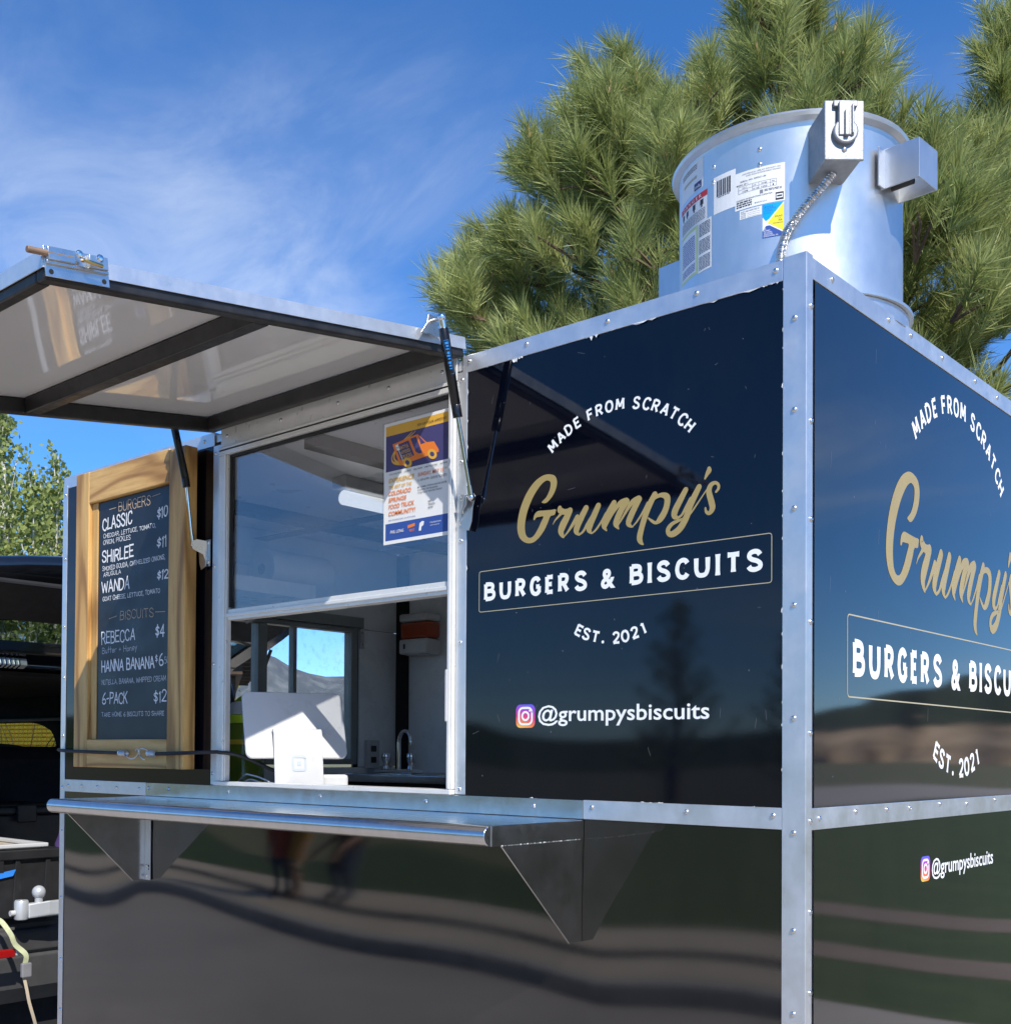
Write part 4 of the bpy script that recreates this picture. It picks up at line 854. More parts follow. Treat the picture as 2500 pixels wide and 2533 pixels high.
# inside counter below the service window and the sink counter along the far wall
bx('inside_counter', -2.25, -.05, .036, .50, 1.385, 1.42, 'int_white', tr, .003)
sk = thing('sink_counter', (-2.1, 1.3, ZL + .06), 'stainless sink counter along the far wall inside the trailer', 'counter')
bx('worktop', XL + .055, -1.2, 1.10, YB - .037, 1.438, 1.468, 'stainless', sk, .004); bx('front_apron', XL + .06, -1.21, 1.115, 1.125, ZL + .061, 1.437, 'black_matte', sk); bx('end_panel', -1.22, -1.205, 1.126, YB - .04, ZL + .061, 1.437, 'int_grey', sk)
bx('splashback', XL + .055, -1.2, YB - .046, YB - .038, 1.469, 1.478, 'int_white', sk)
fa = thing('faucet', (-2.315, 1.37, 1.468), 'chrome gooseneck faucet with two knob handles on the sink counter', 'faucet')
bx('base_plate', -2.42, -2.21, 1.335, 1.405, 1.4685, 1.485, 'chrome', fa, .004)
P_ = [(-2.315, 1.37, 1.485), (-2.315, 1.37, 1.59)] + [(-2.315 + .045 * (1 - math.cos(R_(a))), 1.37 - .012 * (1 - math.cos(R_(a))), 1.59 + .045 * math.sin(R_(a))) for a in range(15, 196, 15)]
obj('spout', MB().tube(P_, [.0085] * 2 + [.0075] * (len(P_) - 2), 14), 'chrome', fa)
for x in (-2.385, -2.245):
    obj('handle', MB().lathe([(.018, 0), (.016, .012), (.010, .018), (.016, .028), (.020, .05), (.017, .062), (.00001, .064)], (x, 1.37, 1.485), n=18), 'chrome', fa)
so = thing('soap_dispenser', (-2.28, 1.49, 1.94), 'white wall soap dispenser with orange soap on the black corner post', 'soap dispenser')
sp_ = MB().prism([(-2.355, 1.405, 1.945), (-2.2, 1.405, 1.945), (-2.2, 1.49, 1.94), (-2.355, 1.49, 1.94)], (0, 0, .06)); obj('dispenser_base', sp_, 'white_plastic', so, .008)
obj('soap_tank', MB().prism([(-2.352, 1.408, 2.005), (-2.203, 1.408, 2.005), (-2.203, 1.489, 2.005), (-2.352, 1.489, 2.005)], (0, 0, .068)), 'soap', so, .012)
obj('dispenser_lid', MB().prism([(-2.354, 1.404, 2.074), (-2.201, 1.404, 2.074), (-2.201, 1.489, 2.074), (-2.354, 1.489, 2.074)], (0, 0, .032)), 'white_plastic', so, .008)
obj('level_slot', MB().box(-2.325, -2.319, 1.400, 1.4045, 1.965, 1.985), 'black_plastic', so)
obj('mounting_plate', MB().box(-2.33, -2.22, 1.4895, 1.4905, 1.95, 2.10), 'white_plastic', so)
po = bx('power_outlet', XL + .0435, XL + .062, 1.315, 1.385, 1.485, 1.60, 'white_plastic', tr, .003)
for z in (1.52, 1.565): bx('socket', XL + .0621, XL + .0635, 1.335, 1.365, z - .012, z + .012, 'black_plastic', po, .001)
# shelf of supplies above the end window
ws = thing('wall_shelf', (-2.4, .6, 2.1), 'grey wall shelf bracketed above the end window', 'shelf')
bx('shelf_board', -2.44, -2.16, .10, .78, 2.098, 2.112, 'int_grey', ws, .002); bx('front_lip', -2.159, -2.155, .10, .78, 2.085, 2.135, 'int_grey', ws, .001)
for y in (.2, .7): obj('support_arm', MB().tube([(-2.44, y, 2.02), (-2.18, y, 2.09)], .006, 10), 'silver_paint', ws)
pr = thing('paper_roll', (-2.28, .85, 2.19), 'large white paper roll with hollow core lying on the shelf end', 'paper roll')
obj('sheet_roll', MB().lathe([(.020, 0), (.070, 0), (.072, .004), (.072, .276), (.070, .28), (.020, .28), (.020, 0)], (-2.26, .62, 2.186), (0, 1, 0), 40), 'paper', pr)
obj('core_tube', MB().lathe([(.0195, 0.001), (.0195, .279), (.017, .279), (.017, .001), (.0195, .001)], (-2.26, .62, 2.186), (0, 1, 0), 24), 'tan', pr)
p2 = thing('paper_roll', (-2.36, .7, 2.19), 'small white paper roll behind the large roll', 'paper roll')
obj('sheet_roll', MB().lathe([(.028, 0), (.052, 0), (.054, .004), (.054, .236), (.052, .24), (.028, .24), (.028, 0)], (-2.395, .46, 2.166), (0, 1, 0), 36), 'paper', p2)
rb = thing('snack_sack', (-2.3, .3, 2.113), 'red and white netting sack on the wall shelf', 'sack')
rbm = MB().sphere((-2.30, .33, 2.165), .052, 0, 14, (1.5, 1.6, 1)); obj('sack_body', rbm, 'red_net', rb); obj('sack_tie', MB().sphere((-2.30, .25, 2.20), .014, 0, 8), 'white_plastic', rb)
rg = MB(); 
for i in range(9):
    r0 = .01 + .011 * i
    rg.lathe([(r0, 0.004 * (i % 2)), (r0 + .0055, .006 + .004 * (i % 2)), (r0 + .011, .004 * ((i + 1) % 2))], (-2.155, .45, 1.585), (.72, -.68, .12), 40, 0)
rgo = thing('ribbed_cover', (-2.155, .45, 1.421), 'round dark grey ribbed fan cover behind the green jug', 'fan')
obj('ribbed_disc', rg, 'frame_dark', rgo); obj('fan_foot', MB().box(-2.19, -2.12, .43, .49, 1.4205, 1.48), 'frame_dark', rgo, .004)

# ---------------------------------------------------------------- things on the inside counter
jg = thing('drink_jug', (-1.815, .20, 1.4205), 'green water bottle with lime cap behind the window frame', 'bottle')
C_ = (-1.815, .20, 1.4205)
obj('bottle_body', MB().lathe([(.00001, 0), (.055, 0), (.060, .006), (.060, .17), (.055, .19), (.049, .20), (.049, .215), (.00001, .215)], C_, n=36), 'jug', jg)
obj('cap_band', MB().lathe([(.0495, .212), (.054, .213), (.054, .236), (.0495, .238), (.00001, .238)], C_, n=32), 'jug_lime', jg)
obj('cap_dome', MB().lathe([(.052, .238), (.050, .256), (.036, .274), (.00001, .281)], C_, n=32), 'white_plastic', jg)
obj('carry_loop', MB().tube([(C_[0] + .048 * math.cos(R_(a)), C_[1], C_[2] + .248 + .040 * math.sin(R_(a))) for a in range(0, 181, 15)], .007, 10), 'jug_lime', jg)
obj('label_band', MB().lathe([(.0603, .150), (.0606, .151), (.0606, .163), (.0603, .164)], C_, n=36), 'jug_yel', jg)
# tablet on its stand, screen facing in
TA = R_(64); tn = Vector((math.sin(TA), -math.cos(TA), 0)); tx = Vector((math.cos(TA), math.sin(TA), 0)); tz = Vector((0, 0, 1))
TC = Vector((-1.445, .085, 0))
ts = thing('tablet_stand', (TC.x, TC.y, 1.4205), 'white tablet on a bent white stand in the window opening', 'tablet')
tilt = R_(20); tup = tz * math.cos(tilt) - tn * math.sin(tilt); tno = tn * math.cos(tilt) + tz * math.sin(tilt)
tc0 = TC + tz * 1.622 - tn * .018
mb = MB(); P_ = [tc0 + tx * a + tup * b for a, b in rrect(-.138, .138, -.094, .094, .018, 6)]
mb.prism(P_, -tno * .011, 0, True); obj('tablet', mb, 'white_plastic', ts, .003, 50)
mb = MB(); P_ = [tc0 - tno * .0112 + tx * a + tup * b for a, b in rrect(-.122, .122, -.079, .079, .004, 3)]; mb.prism(P_, -tno * .0008); obj('screen', mb, 'strut', ts)
f0 = TC + tn * .010; prof = [(-.070, 1.424), (.016, 1.4215), (.026, 1.426), (.029, 1.436), (.016, 1.52), (.004, 1.598), (-.001, 1.6085), (-.009, 1.611), (-.020, 1.606), (-.020, 1.602), (-.010, 1.605), (-.004, 1.603), (.0005, 1.596), (.0125, 1.52), (.025, 1.437), (.022, 1.429), (.015, 1.4255), (-.070, 1.4275)]
P_ = [f0 + tn * a + tz * (z - f0.z) - tx * .066 for a, z in prof]; mb = MB().prism(P_, tx * .132, 0, True); obj('stand', mb, 'white_plastic', ts, .0012, 40)
obj('card_reader', MB().obox(f0 + tx * .105 + tz * 1.46 - tn * .01, tx, tn, tz, .036, .014, .03), 'white_plastic', ts, .008)
k = Ink(); fd = (Vector((0, 0, 1)) * (1.598 - 1.436) + tn * (.004 - .029)).normalized(); fo = f0 + tn * .0162 + tz * 1.5195
nn_ = tx.cross(fd); nn_ = nn_ if nn_.dot(tn) > 0 else -nn_
LF = lambda u, v, d: fo + tx * u + fd * v + nn_ * (d + .0006)
P_ = rrect(-.017, .017, -.018, .018, .006); k.stroke(P_ + [P_[0], P_[1]], .0032, LF, cap=False); k.rect(-.0052, .0052, -.0055, .0055, LF); obj('emblem', k.mb, 'grey_print', ts)
cb = thing('charging_cable', (-1.56, .05, 1.421), 'thin white cable curling from the tablet stand', 'cable')
for q in (0, .012): obj('cable_run', MB().tube(catmull([(-1.47, .07, 1.445), (-1.53, .05, 1.462 + q), (-1.585, .045, 1.474 + q), (-1.623, .05, 1.466 + q * 1.5), (-1.72, .09, 1.45)], 6), .0024, 8), 'white_plastic', cb)

# ---------------------------------------------------------------- poster in the window
ps = thing('poster', (-.94, .0, 2.04), 'event poster with an orange truck taped on the upper window pane', 'poster')
PX0, PX1, PZ0, PZ1 = -1.0428, -.834, 2.0405, 2.327
PF = lambda u, v, d: (PX0 + (PX1 - PX0) * u, .0026 - d, PZ0 + (PZ1 - PZ0) * v)
obj('sheet', MB().box(PX0, PX1, .0026, .0030, PZ0, PZ1), 'paper', ps); obj('sleeve', MB().box(PX0 - .006, PX1 + .004, .0033, .0036, PZ0 - .014, PZ1 + .004), 'clear_film', ps)
pk = Ink()
pk.rect(.03, 1, .895, .975, PF, 0, .0002); pk.rect(.03, 1, .60, .895, PF, 1, .0002); pk.rect(.03, 1, .03, .17, PF, 2, .0002)
mb = pk.mb
# the truck drawing, tilted nose-up
def TK(u, v): 
    a = R_(14); x = u * math.cos(a) - v * math.sin(a) * .9; y = u * math.sin(a) * .75 + v * math.cos(a); return (.25 + x * .62, .635 + y * .20)
def tp_(pts, m, d): mb.add([PF(*TK(*p), d) for p in pts], [tuple(range(len(pts)))], m)
for o_, hw in ((0, .014), (.05, .012)):
    pk.stroke(catmull([(.40, .63), (.22 - o_, .66), (.16 - o_ * .6, .72), (.24, .80), (.38 + o_, .86), (.44 + o_, .885)], 6), [hw * (1 - .028 * i) for i in range(31)], lambda u, v, d: PF(u, v, d * .5), m=3)
tp_([(0, .08), (.02, .95), (.60, 1.0), (.68, 1.0), (.80, .55), (.97, .48), (1.0, .1), (.98, .0), (.0, -.02)], 4, .0006)
tp_([(.07, .18), (.07, .85), (.42, .88), (.42, .2)], 1, .0008); tp_([(.48, .32), (.48, .92), (.62, .92), (.62, .2), (.54, .2)], 1, .0008); tp_([(.66, .55), (.67, .88), (.70, .88), (.77, .55)], 1, .0008)
for wx_ in (.20, .82):
    tp_([(wx_ + .105 * math.cos(R_(q * 20)), .0 + .22 * math.sin(R_(q * 20))) for q in range(18)], 3, .0009); tp_([(wx_ + .05 * math.cos(R_(q * 20)), .0 + .105 * math.sin(R_(q * 20))) for q in range(18)], 1, .0010)
def pt(text, u, v, h, w, m, off=.0, shear=0, align='LEFT'): put_type(mb, text, u, v, h, lambda a, b, d: PF(a, b, d + .0003), m, w, off, shear, align)
for tx_, (a, b), w_, m_ in (('BATTLE', (.20, .62), .20, 4), ('of FOOD', (.18, .42), .22, 4), ('TRUCKS', (.16, .22), .24, 4)):
    q = TK(a, b); 
    vs, fs = type_mesh(tx_, 1.0, .01); X1_ = max(v[0] for v in vs); mb.add([PF(*TK(a - .04 + v[0] / X1_ * w_ * 1.05, b + v[1] * .2), .0010) for v in vs], fs, 3)
tp_([(.075, .62), (.075, .86), (.15, .88), (.15, .62)], 5, .0011); tp_([(.108, .15), (.108, .62), (.122, .62), (.122, .15)], 5, .0011)
vs, fs = type_mesh('719', 1.0, .01); X1_ = max(v[0] for v in vs); mb.add([PF(*TK(.083 + v[0] / X1_ * .06, .68 + v[1] * .14), .0013) for v in vs], fs, 1)
pt('REV UP YOUR APPETITE!', .52, .918, .020, .43, 6, .004, .1)
for i_, s_ in enumerate(('LOCAL FOOD TRUCKS', 'LIVE MUSIC', 'BEER GARDEN', 'FAMILY ACTIVITIES', 'AND MORE!')): pt(s_, (.09, .32, .47, .63, .86)[i_], .568, .012, (.20, .11, .13, .19, .11)[i_], 6, .006, .15)
for i_, (s_, w_, m_) in enumerate((('EXPERIENCE', .40, 3), ('THE BEST OF THE', .36, 3), ('COLORADO', .35, 4), ('SPRINGS', .28, 4), ('FOOD TRUCK', .40, 4), ('COMMUNITY!', .42, 4))): pt(s_, .08, (.505, .455, .400, .345, .290, .233)[i_], (.036, .026, .036, .036, .036, .036)[i_], w_, m_, .022, .18)
pt('SUNDAY, MAY 15', .53, .508, .032, .38, 4, .008, .1); pt('TH', .92, .525, .014, .04, 4, .008, .1); pt('11 AM-4 PM - $10/10 TICKETS', .53, .468, .020, .43, 6, 0, .1)
for i_, (s_, w_) in enumerate((('MT. CARMEL VETERANS SERVICE CENTER', .43), ('IS HOSTING THE INAUGURAL', .30), ('719 BATTLE OF THE FOOD TRUCKS!', .36))): pt(s_, .53, (.415, .392, .369)[i_], .013, w_, 6, .004, .1)
pt('GET', .69, .285, .016, .05, 6, .01); pt('TICKETS', .69, .260, .016, .10, 6, .01); pt('NOW!', .69, .235, .016, .07, 6, .01)
pt('RAIN OR SHINE EVENT. NO PETS PLEASE.', .08, .19, .011, .42, 2, .004, .15)
pt('PHIL LONG', .11, .085, .026, .21, 5, .01, .15); pt('FEST', .41, .075, .020, .08, 4, .012); mb.add([PF(*p, .0006) for p in ((.38, .105), (.49, .115), (.49, .14), (.38, .13))], [(0, 1, 2, 3)], 4)
mb.add([PF(*p, .0006) for p in ((.55, .07), (.56, .13), (.60, .145), (.63, .14), (.62, .11), (.59, .10), (.585, .07))], [tuple(range(7))], 5)
pt('FOUNDATION', .72, .115, .012, .16, 5); pt('community partners', .72, .095, .010, .14, 5)
tag(obj('print', mb, ['p_gold', 'p_navy', 'p_blue', 'p_gold', 'p_orange', 'paper', 'ink'], ps), None)

# ---------------------------------------------------------------- menu board
me_ = thing('menu_board', (-2.04, -.03, 1.5), 'chalkboard menu in a wide pine frame hung beside the service window', 'menu board')
YF, YK = -.055, -.014
def plank(x0, x1, z0, z1, m): return obj('frame_board', MB().box(x0, x1, YF, YK, z0, z1), m, me_, .003)
plank(-2.334, -2.259, 1.499, 2.403, 'wood_v'); plank(-1.838, -1.760, 1.499, 2.397, 'wood_v')
plank(-2.2585, -1.8385, 2.305, 2.401, 'wood_h'); plank(-2.2585, -1.8385, 1.499, 1.583, 'wood_h')
obj('inner_strip', MB().box(-2.2585, -2.226, YF + .012, YK - .002, 1.584, 2.304), 'wood_v', me_, .001)
obj('chalkboard', MB().box(-2.2255, -1.8390, -.040, -.016, 1.5835, 2.3045), 'chalk', me_)
MENU = [('BURGERS', (-2.1162, 2.2641), (-1.9506, 2.2589), .0277, .0013, 2), ('CLASSIC', (-2.2023, 2.2173), (-2.045, 2.218), .034, .0025, 0), ('$10', (-1.9146, 2.2165), (-1.8647, 2.2155), .0291, .0022, 0),
 ('CHEDDAR, LETTUCE, TOMATO,', (-2.1984, 2.1925), (-1.9228, 2.1915), .0120, .00085, 0), ('ONION, PICKLES', (-2.198, 2.1728), (-2.052, 2.1723), .0133, .00085, 0), ('$11', (-1.9152, 2.1305), (-1.8674, 2.1295), .029, .0019, 0),
 ('SHIRLEE', (-2.2027, 2.1187), (-2.0362, 2.1188), .034, .0025, 0), ('SMOKED GOUDA, CARMELIZED ONIONS,', (-2.2013, 2.0935), (-1.8734, 2.0945), .0128, .00085, 0), ('ARUGULA', (-2.196, 2.0755), (-2.1008, 2.0765), .0122, .00085, 0), ('$12', (-1.9113, 2.039), (-1.8593, 2.0375), .0245, .002, 0),
 ('WANDA', (-2.2034, 2.0285), (-2.0552, 2.0275), .0334, .0023, 0), ('GOAT CHEESE, LETTUCE, TOMATO', (-2.1979, 2.0015), (-1.8976, 2.001), .0125, .00085, 0), ('BISCUITS', (-2.1023, 1.9376), (-1.9284, 1.9352), .0249, .0012, 2),
 ('REBECCA', (-2.2014, 1.8715), (-2.0224, 1.8736), .0345, .0020, 0), ('$4', (-1.9169, 1.876), (-1.8755, 1.8749), .0324, .0022, 0), ('Butter + Honey', (-2.1978, 1.8425), (-2.0104, 1.8439), .018, .00085, 1), ('HANNA BANANA', (-2.1996, 1.7875), (-1.9225, 1.7895), .0316, .0022, 0),
 ('$', (-1.9166, 1.8043), (-1.9052, 1.8052), .0194, .0012, 0), ('6', (-1.8972, 1.7914), (-1.8776, 1.792), .0352, .0020, 0), ('.50', (-1.8746, 1.7977), (-1.8512, 1.7987), .0178, .00085, 1), ('NUTELLA, BANANA, WHIPPED CREAM', (-2.1988, 1.7485), (-1.863, 1.7485), .0142, .00085, 1),
 ('6-PACK', (-2.1947, 1.6893), (-2.0584, 1.6909), .0335, .0019, 0), ('$12', (-1.9224, 1.6898), (-1.8609, 1.6885), .0314, .0018, 0), ('TAKE HOME 6 BISCUITS TO SHARE', (-2.1968, 1.652), (-1.8714, 1.6505), .0127, .00085, 1)]
for t_, a, b, h, hw, m_ in MENU:
    k = Ink(); k.line(t_, a, b, h, hw, FRONT(-.0400), .018)
    if t_ in ('BURGERS', 'BISCUITS'):
        q = [((-2.1669, 2.2757), (-2.1308, 2.2767)), ((-1.9422, 2.2818), (-1.9005, 2.2844))] if t_ == 'BURGERS' else [((-2.1611, 1.9457), (-2.1206, 1.9514)), ((-1.9192, 1.9474), (-1.8716, 1.9449))]
        for s_ in q: k.stroke(list(s_), .0009, FRONT(-.0400))
    obj('chalk_line', k.mb, ('chalk_white', 'chalk_thin', 'chalk_tan')[m_], me_)
# bungee cord hooked across the board
bc = thing('bungee_cord', (-2.0, -.07, 1.54), 'black bungee cord with wire hooks joined across the menu board', 'cord')
obj('cord_length', MB().tube(catmull([(XL - .008, .20, 1.552), (XL - .008, .02, 1.5515), (XL - .004, -.008, 1.551), (-2.36, -.064, 1.548), (-2.2, -.063, 1.545), (-2.045, -.068, 1.5425)], 6), .0052, 10), 'rubber', bc)
obj('cord_length', MB().tube(catmull([(-1.868, -.068, 1.5415), (-1.76, -.067, 1.544), (-1.70, -.052, 1.546), (-1.655, -.024, 1.548), (-1.638, -.022, 1.547), (-1.60, .02, 1.538), (-1.53, .07, 1.502), (-1.50, .09, 1.49)], 6), .0052, 10), 'rubber', bc)
for x0_, x1_ in ((-2.052, -2.018), (-1.905, -1.872)):
    w_ = [(x0_ + (x1_ - x0_) * i / 60, -.069 + .0085 * math.cos(i * .84), 1.5425 + .0085 * math.sin(i * .84)) for i in range(61)]
    obj('coil', MB().tube(w_, .0014, 6), 'zinc', bc)
obj('wire_hook', MB().tube(catmull([(-2.02, -.069, 1.536), (-1.99, -.072, 1.527), (-1.96, -.074, 1.531), (-1.943, -.076, 1.545), (-1.946, -.077, 1.556), (-1.955, -.078, 1.550)], 6), .0018, 8), 'zinc', bc)
obj('wire_hook', MB().tube(catmull([(-1.90, -.069, 1.549), (-1.925, -.072, 1.556), (-1.944, -.070, 1.553), (-1.948, -.069, 1.538), (-1.932, -.070, 1.527), (-1.915, -.071, 1.525)], 6), .0018, 8), 'zinc', bc)

# ---------------------------------------------------------------- exhaust fan on the roof
FC = Vector((-.2369, .4275, 0)); FR = .2294; FK = 1.03
def zf(z): return 1.5497 + (z - 1.5497) * FK
ef = thing('exhaust_fan', (FC.x, FC.y, 2.4241), 'round spun metal exhaust fan housing with stickers on the roof corner', 'exhaust fan')
zt = zf(2.7665)
obj('curb', MB().lathe([(FR - .01, 2.4245), (FR + .012, 2.4245), (FR + .012, 2.455), (FR - .01, 2.455)], FC, n=72), 'galv', ef)
obj('base_flange', MB().lathe([(FR - .005, 2.456), (FR + .020, 2.456), (FR + .0205, 2.462), (FR + .002, 2.4645), (FR - .005, 2.465)], FC, n=96), 'galv', ef)
obj('drum', MB().lathe([(FR - .002, 2.4645), (FR, 2.466), (FR, zt - .006), (FR + .002, zt)], FC, n=120), 'galv', ef)
obj('rim', MB().lathe([(FR + .002, zt - .001), (FR + .014, zt + .004), (FR + .0165, zt + .010), (FR + .013, zt + .0155), (FR - .004, zt + .016), (FR - .012, zt + .009), (FR - .012, zt - .25), (.00001, zt - .25)], FC, n=120), 'galv', ef)
obj('wind_band_hub', MB().lathe([(.10, zt - .25), (.10, zt - .05), (.06, zt - .02), (.00001, zt - .02)], FC, n=48), 'galv', ef)
CY = lambda u, v, d: (FC.x + (FR + d) * math.sin(R_(u)), FC.y - (FR + d) * math.cos(R_(u)), zf(v))
def crect(ink, u0, u1, v0, v1, m, d): ink.rect(u0, u1, v0, v1, CY, m, d, max(1, int(abs(u1 - u0) / 2.5)))
def sticker(name, build, mats):
    k = Ink(); build(k); o = obj(name, k.mb, mats, ef); return o
def txt(k, s_, u, v, h, w, m): put_type(k.mb, s_, u, v, h, CY, m, w, .004, d=.0007)
def lines(k, u0, u1, v0, v1, n_, m, frac=.55):
    for i in range(n_):
        v = v1 - (v1 - v0) * (i + .5) / n_; u = u0
        while u < u1:
            w = min(rng.uniform(.8, 2.6), u1 - u); crect(k, u, u + w, v, v + (v1 - v0) / n_ * frac, m, .0007); u += w + .35
def s1(k):
    crect(k, -13.8, -.6, 2.628, 2.7025, 0, .0004); u = -11.8
    while u < -3.4: w = rng.choice((.18, .28, .5, .7)); crect(k, u, u + w, 2.661, 2.693, 1, .0007); u += w + rng.choice((.2, .3, .5))
    lines(k, -11, -4, 2.657, 2.660, 1, 2)
sticker('barcode_sticker', s1, ['paper', 'ink', 'ink_grey'])
def s2(k):
    crect(k, -.8, 24.0, 2.617, 2.6905, 0, .0003)
    txt(k, 'CENTRIFUGAL UPBLAST EXHAUST FAN', 3, 2.6835, .0028, 19, 2); txt(k, 'POWER VENTILATOR FOR RESTAURANT APPLIANCES', 5, 2.679, .0028, 17, 2); txt(k, 'SERIAL NO. 045SC1-00', 2, 2.670, .003, 13, 1); txt(k, 'MARK: EF-1', 0, 2.664, .003, 6, 1)
    for v in (2.662, 2.6555, 2.6485): crect(k, 1, 20, v, v + .0005, 2, .0007)
    for u in (1, 8.2, 11.4, 17, 20): crect(k, u, u + .14, 2.6485, 2.662, 2, .0007)
    for u, s_ in ((3, 'VOLTS'), (8.8, 'HP'), (12.8, 'RPM'), (17.8, 'PH')): txt(k, s_, u, 2.657, .0028, 2.6 if len(s_) > 2 else 1.4, 2)
    for u, s_ in ((3, '115/208'), (8.7, '0.166'), (12.6, '1550'), (18.2, '1')): txt(k, s_, u, 2.650, .003, 3 if len(s_) > 2 else .6, 1)
    P = [(12.8 + 1.1 * math.cos(R_(q * 20)), 2.642 + .0042 * math.sin(R_(q * 20))) for q in range(19)]; k.stroke(P, .0006 * 100 * .12, CY, .00002, False, 2) if False else crect(k, 12, 13.6, 2.6385, 2.6455, 2, .0006)
    lines(k, 14.2, 22.5, 2.640, 2.645, 2, 2); txt(k, 'ENGINEERING AND MANUFACTURING CORPORATION', 0, 2.634, .0028, 18, 1); lines(k, 0, 8, 2.619, 2.632, 3, 1); txt(k, 'MADE IN U.S.A.', 9.5, 2.6215, .0028, 6, 2)
    crect(k, 19.6, 23.4, 2.6195, 2.6345, 1, .0006); crect(k, 19.95, 23.05, 2.623, 2.631, 0, .0009); crect(k, 20.3, 22.7, 2.6255, 2.6285, 1, .0011)
sticker('rating_plate_sticker', s2, ['paper', 'ink', 'ink_grey'])
def s3(k):
    crect(k, 1.7, 13.0, 2.5975, 2.6145, 0, .0004); txt(k, 'BUILT AND INSPECTED BY', 2.4, 2.6095, .0032, 9.5, 1)
    for v, s_ in ((2.606, 'TESTED'), (2.6025, 'DATE'), (2.599, 'INSPECTED')): txt(k, s_, 2.4, v, .0025, 2.6, 1); crect(k, 5.6, 12.2, v, v + .0004, 1, .0006)
sticker('inspection_sticker', s3, ['paper', 'ink_grey'])
def s4(k):
    u0, u1, v0, v1 = 13.35, 23.55, 2.5495, 2.615; U = lambda a: u0 + (u1 - u0) * a; V = lambda a: v0 + (v1 - v0) * a
    crect(k, u0, u1, v0, v1, 4, .0004)
    pl = lambda pts, m, d: k.mb.add([CY(U(a), V(b), d) for a, b in pts], [tuple(range(len(pts)))], m)
    for i in range(6):
        a, b = i / 6, (i + 1) / 6; f = lambda t: .47 + .53 * max(0, (t - .2) / .8)
        pl([(a, f(a) + (.17 * (1 - a / .2) if a < .2 else 0)), (b, f(b) + (.17 * (1 - b / .2) if b < .2 else 0)), (b, 1), (a, 1)], 2, .0007)
        h = lambda t: .40 - .32 * max(0, (t - .22) / .78) - .20 * max(0, (.22 - t) / .22)
        pl([(a, 0), (b, 0), (b, h(b)), (a, h(a))], 3, .0007)
        lo = lambda t: .44 - .30 * max(0, (t - .24) / .76); hi = lambda t: .44 + .53 * max(0, (t - .24) / .76)
        if b > .24: pl([(max(a, .24), lo(max(a, .24))), (b, lo(b)), (b, hi(b)), (max(a, .24), hi(max(a, .24)))], 5, .0006)
    txt(k, 'amca', U(.08), V(.885), .0052, 4.4, 3)
    for i, s_ in enumerate(('WORLDWIDE', 'CERTIFIED', 'RATINGS')): txt(k, s_, U(.08), V(.83 - .065 * i), .0032, (5.6, 4.2, 3.2)[i], 3)
    txt(k, 'SOUND', U(.58), V(.56), .0036, 3.6, 1); txt(k, 'and', U(.74), V(.51), .0022, 1.2, 1); txt(k, 'AIR', U(.74), V(.44), .0036, 2.0, 1); txt(k, 'PERFORMANCE', U(.50), V(.375), .0022, 4.6, 1)
    for i, (s_, w) in enumerate((('AIR', 1.2), ('MOVEMENT', 3.2), ('AND CONTROL', 4.2), ('ASSOCIATION', 4.4), ('INTERNATIONAL, INC.', 7.2))): txt(k, s_, U(.05), V(.245 - .055 * i), .0027, w, 4)
sticker('certified_ratings_sticker', s4, ['paper', 'ink', 'p_cyan', 'p_blue', 'paper', 'p_yellow'])
def s5(k):
    crect(k, -47, -21.5, 2.700, 2.7625, 0, .0003); lines(k, -44, -27, 2.744, 2.756, 3, 2); lines(k, -42, -27, 2.722, 2.732, 1, 3); crect(k, -29.5, -23, 2.7015, 2.7165, 1, .0006); txt(k, 'mls', -28.6, 2.7045, .008, 4.6, 0)
sticker('address_sticker', s5, ['paper', 'p_navy', 'ink_grey', 'gold_line'])
def s6(k):
    crect(k, -46.5, -18.4, 2.629, 2.690, 0, .0004); crect(k, -46.5, -18.4, 2.678, 2.690, 1, .0006); txt(k, 'D A N G E R', -43, 2.681, .007, 20, 0)
    for u in (-44, -38.5, -31, -24): crect(k, u, u + 2.6, 2.664, 2.675, 2, .0007); crect(k, u + .8, u + 1.8, 2.659, 2.664, 2, .0007)
    lines(k, -45, -20, 2.632, 2.656, 8, 3)
sticker('danger_sticker', s6, ['paper', 'p_red', 'ink', 'ink_grey'])
def s7(k):
    crect(k, -46, -25.7, 2.530, 2.6285, 0, .0003); crect(k, -45, -27.6, 2.5355, 2.6225, 1, .0005); lines(k, -44, -28.6, 2.560, 2.612, 12, 2); lines(k, -44, -28.6, 2.538, 2.555, 5, 2)
sticker('wiring_sticker', s7, ['p_green', 'paper', 'p_blue'])
def s8(k):
    crect(k, -25.6, -15.2, 2.527, 2.629, 0, .0005); lines(k, -24.8, -16.2, 2.598, 2.625, 8, 1, .7); lines(k, -24.8, -16.2, 2.563, 2.592, 9, 1, .7); lines(k, -24.8, -16.2, 2.530, 2.558, 9, 1, .7)
sticker('instruction_sticker', s8, ['paper', 'ink_grey'])
for a, z in ((11.8, 2.7254), (11.9, 2.6955), (-13.9, 2.7256), (-14.3, 2.6948)):
    p = CY(a, z, 0); o = link_mesh('rivet', SCREW, ef); o.location = Vector(p) - ef.location; o.rotation_euler = Vector((math.sin(R_(a)), -math.cos(R_(a)), 0)).to_track_quat('Z', 'Y').to_euler(); o.scale = (.9, .9, .9)
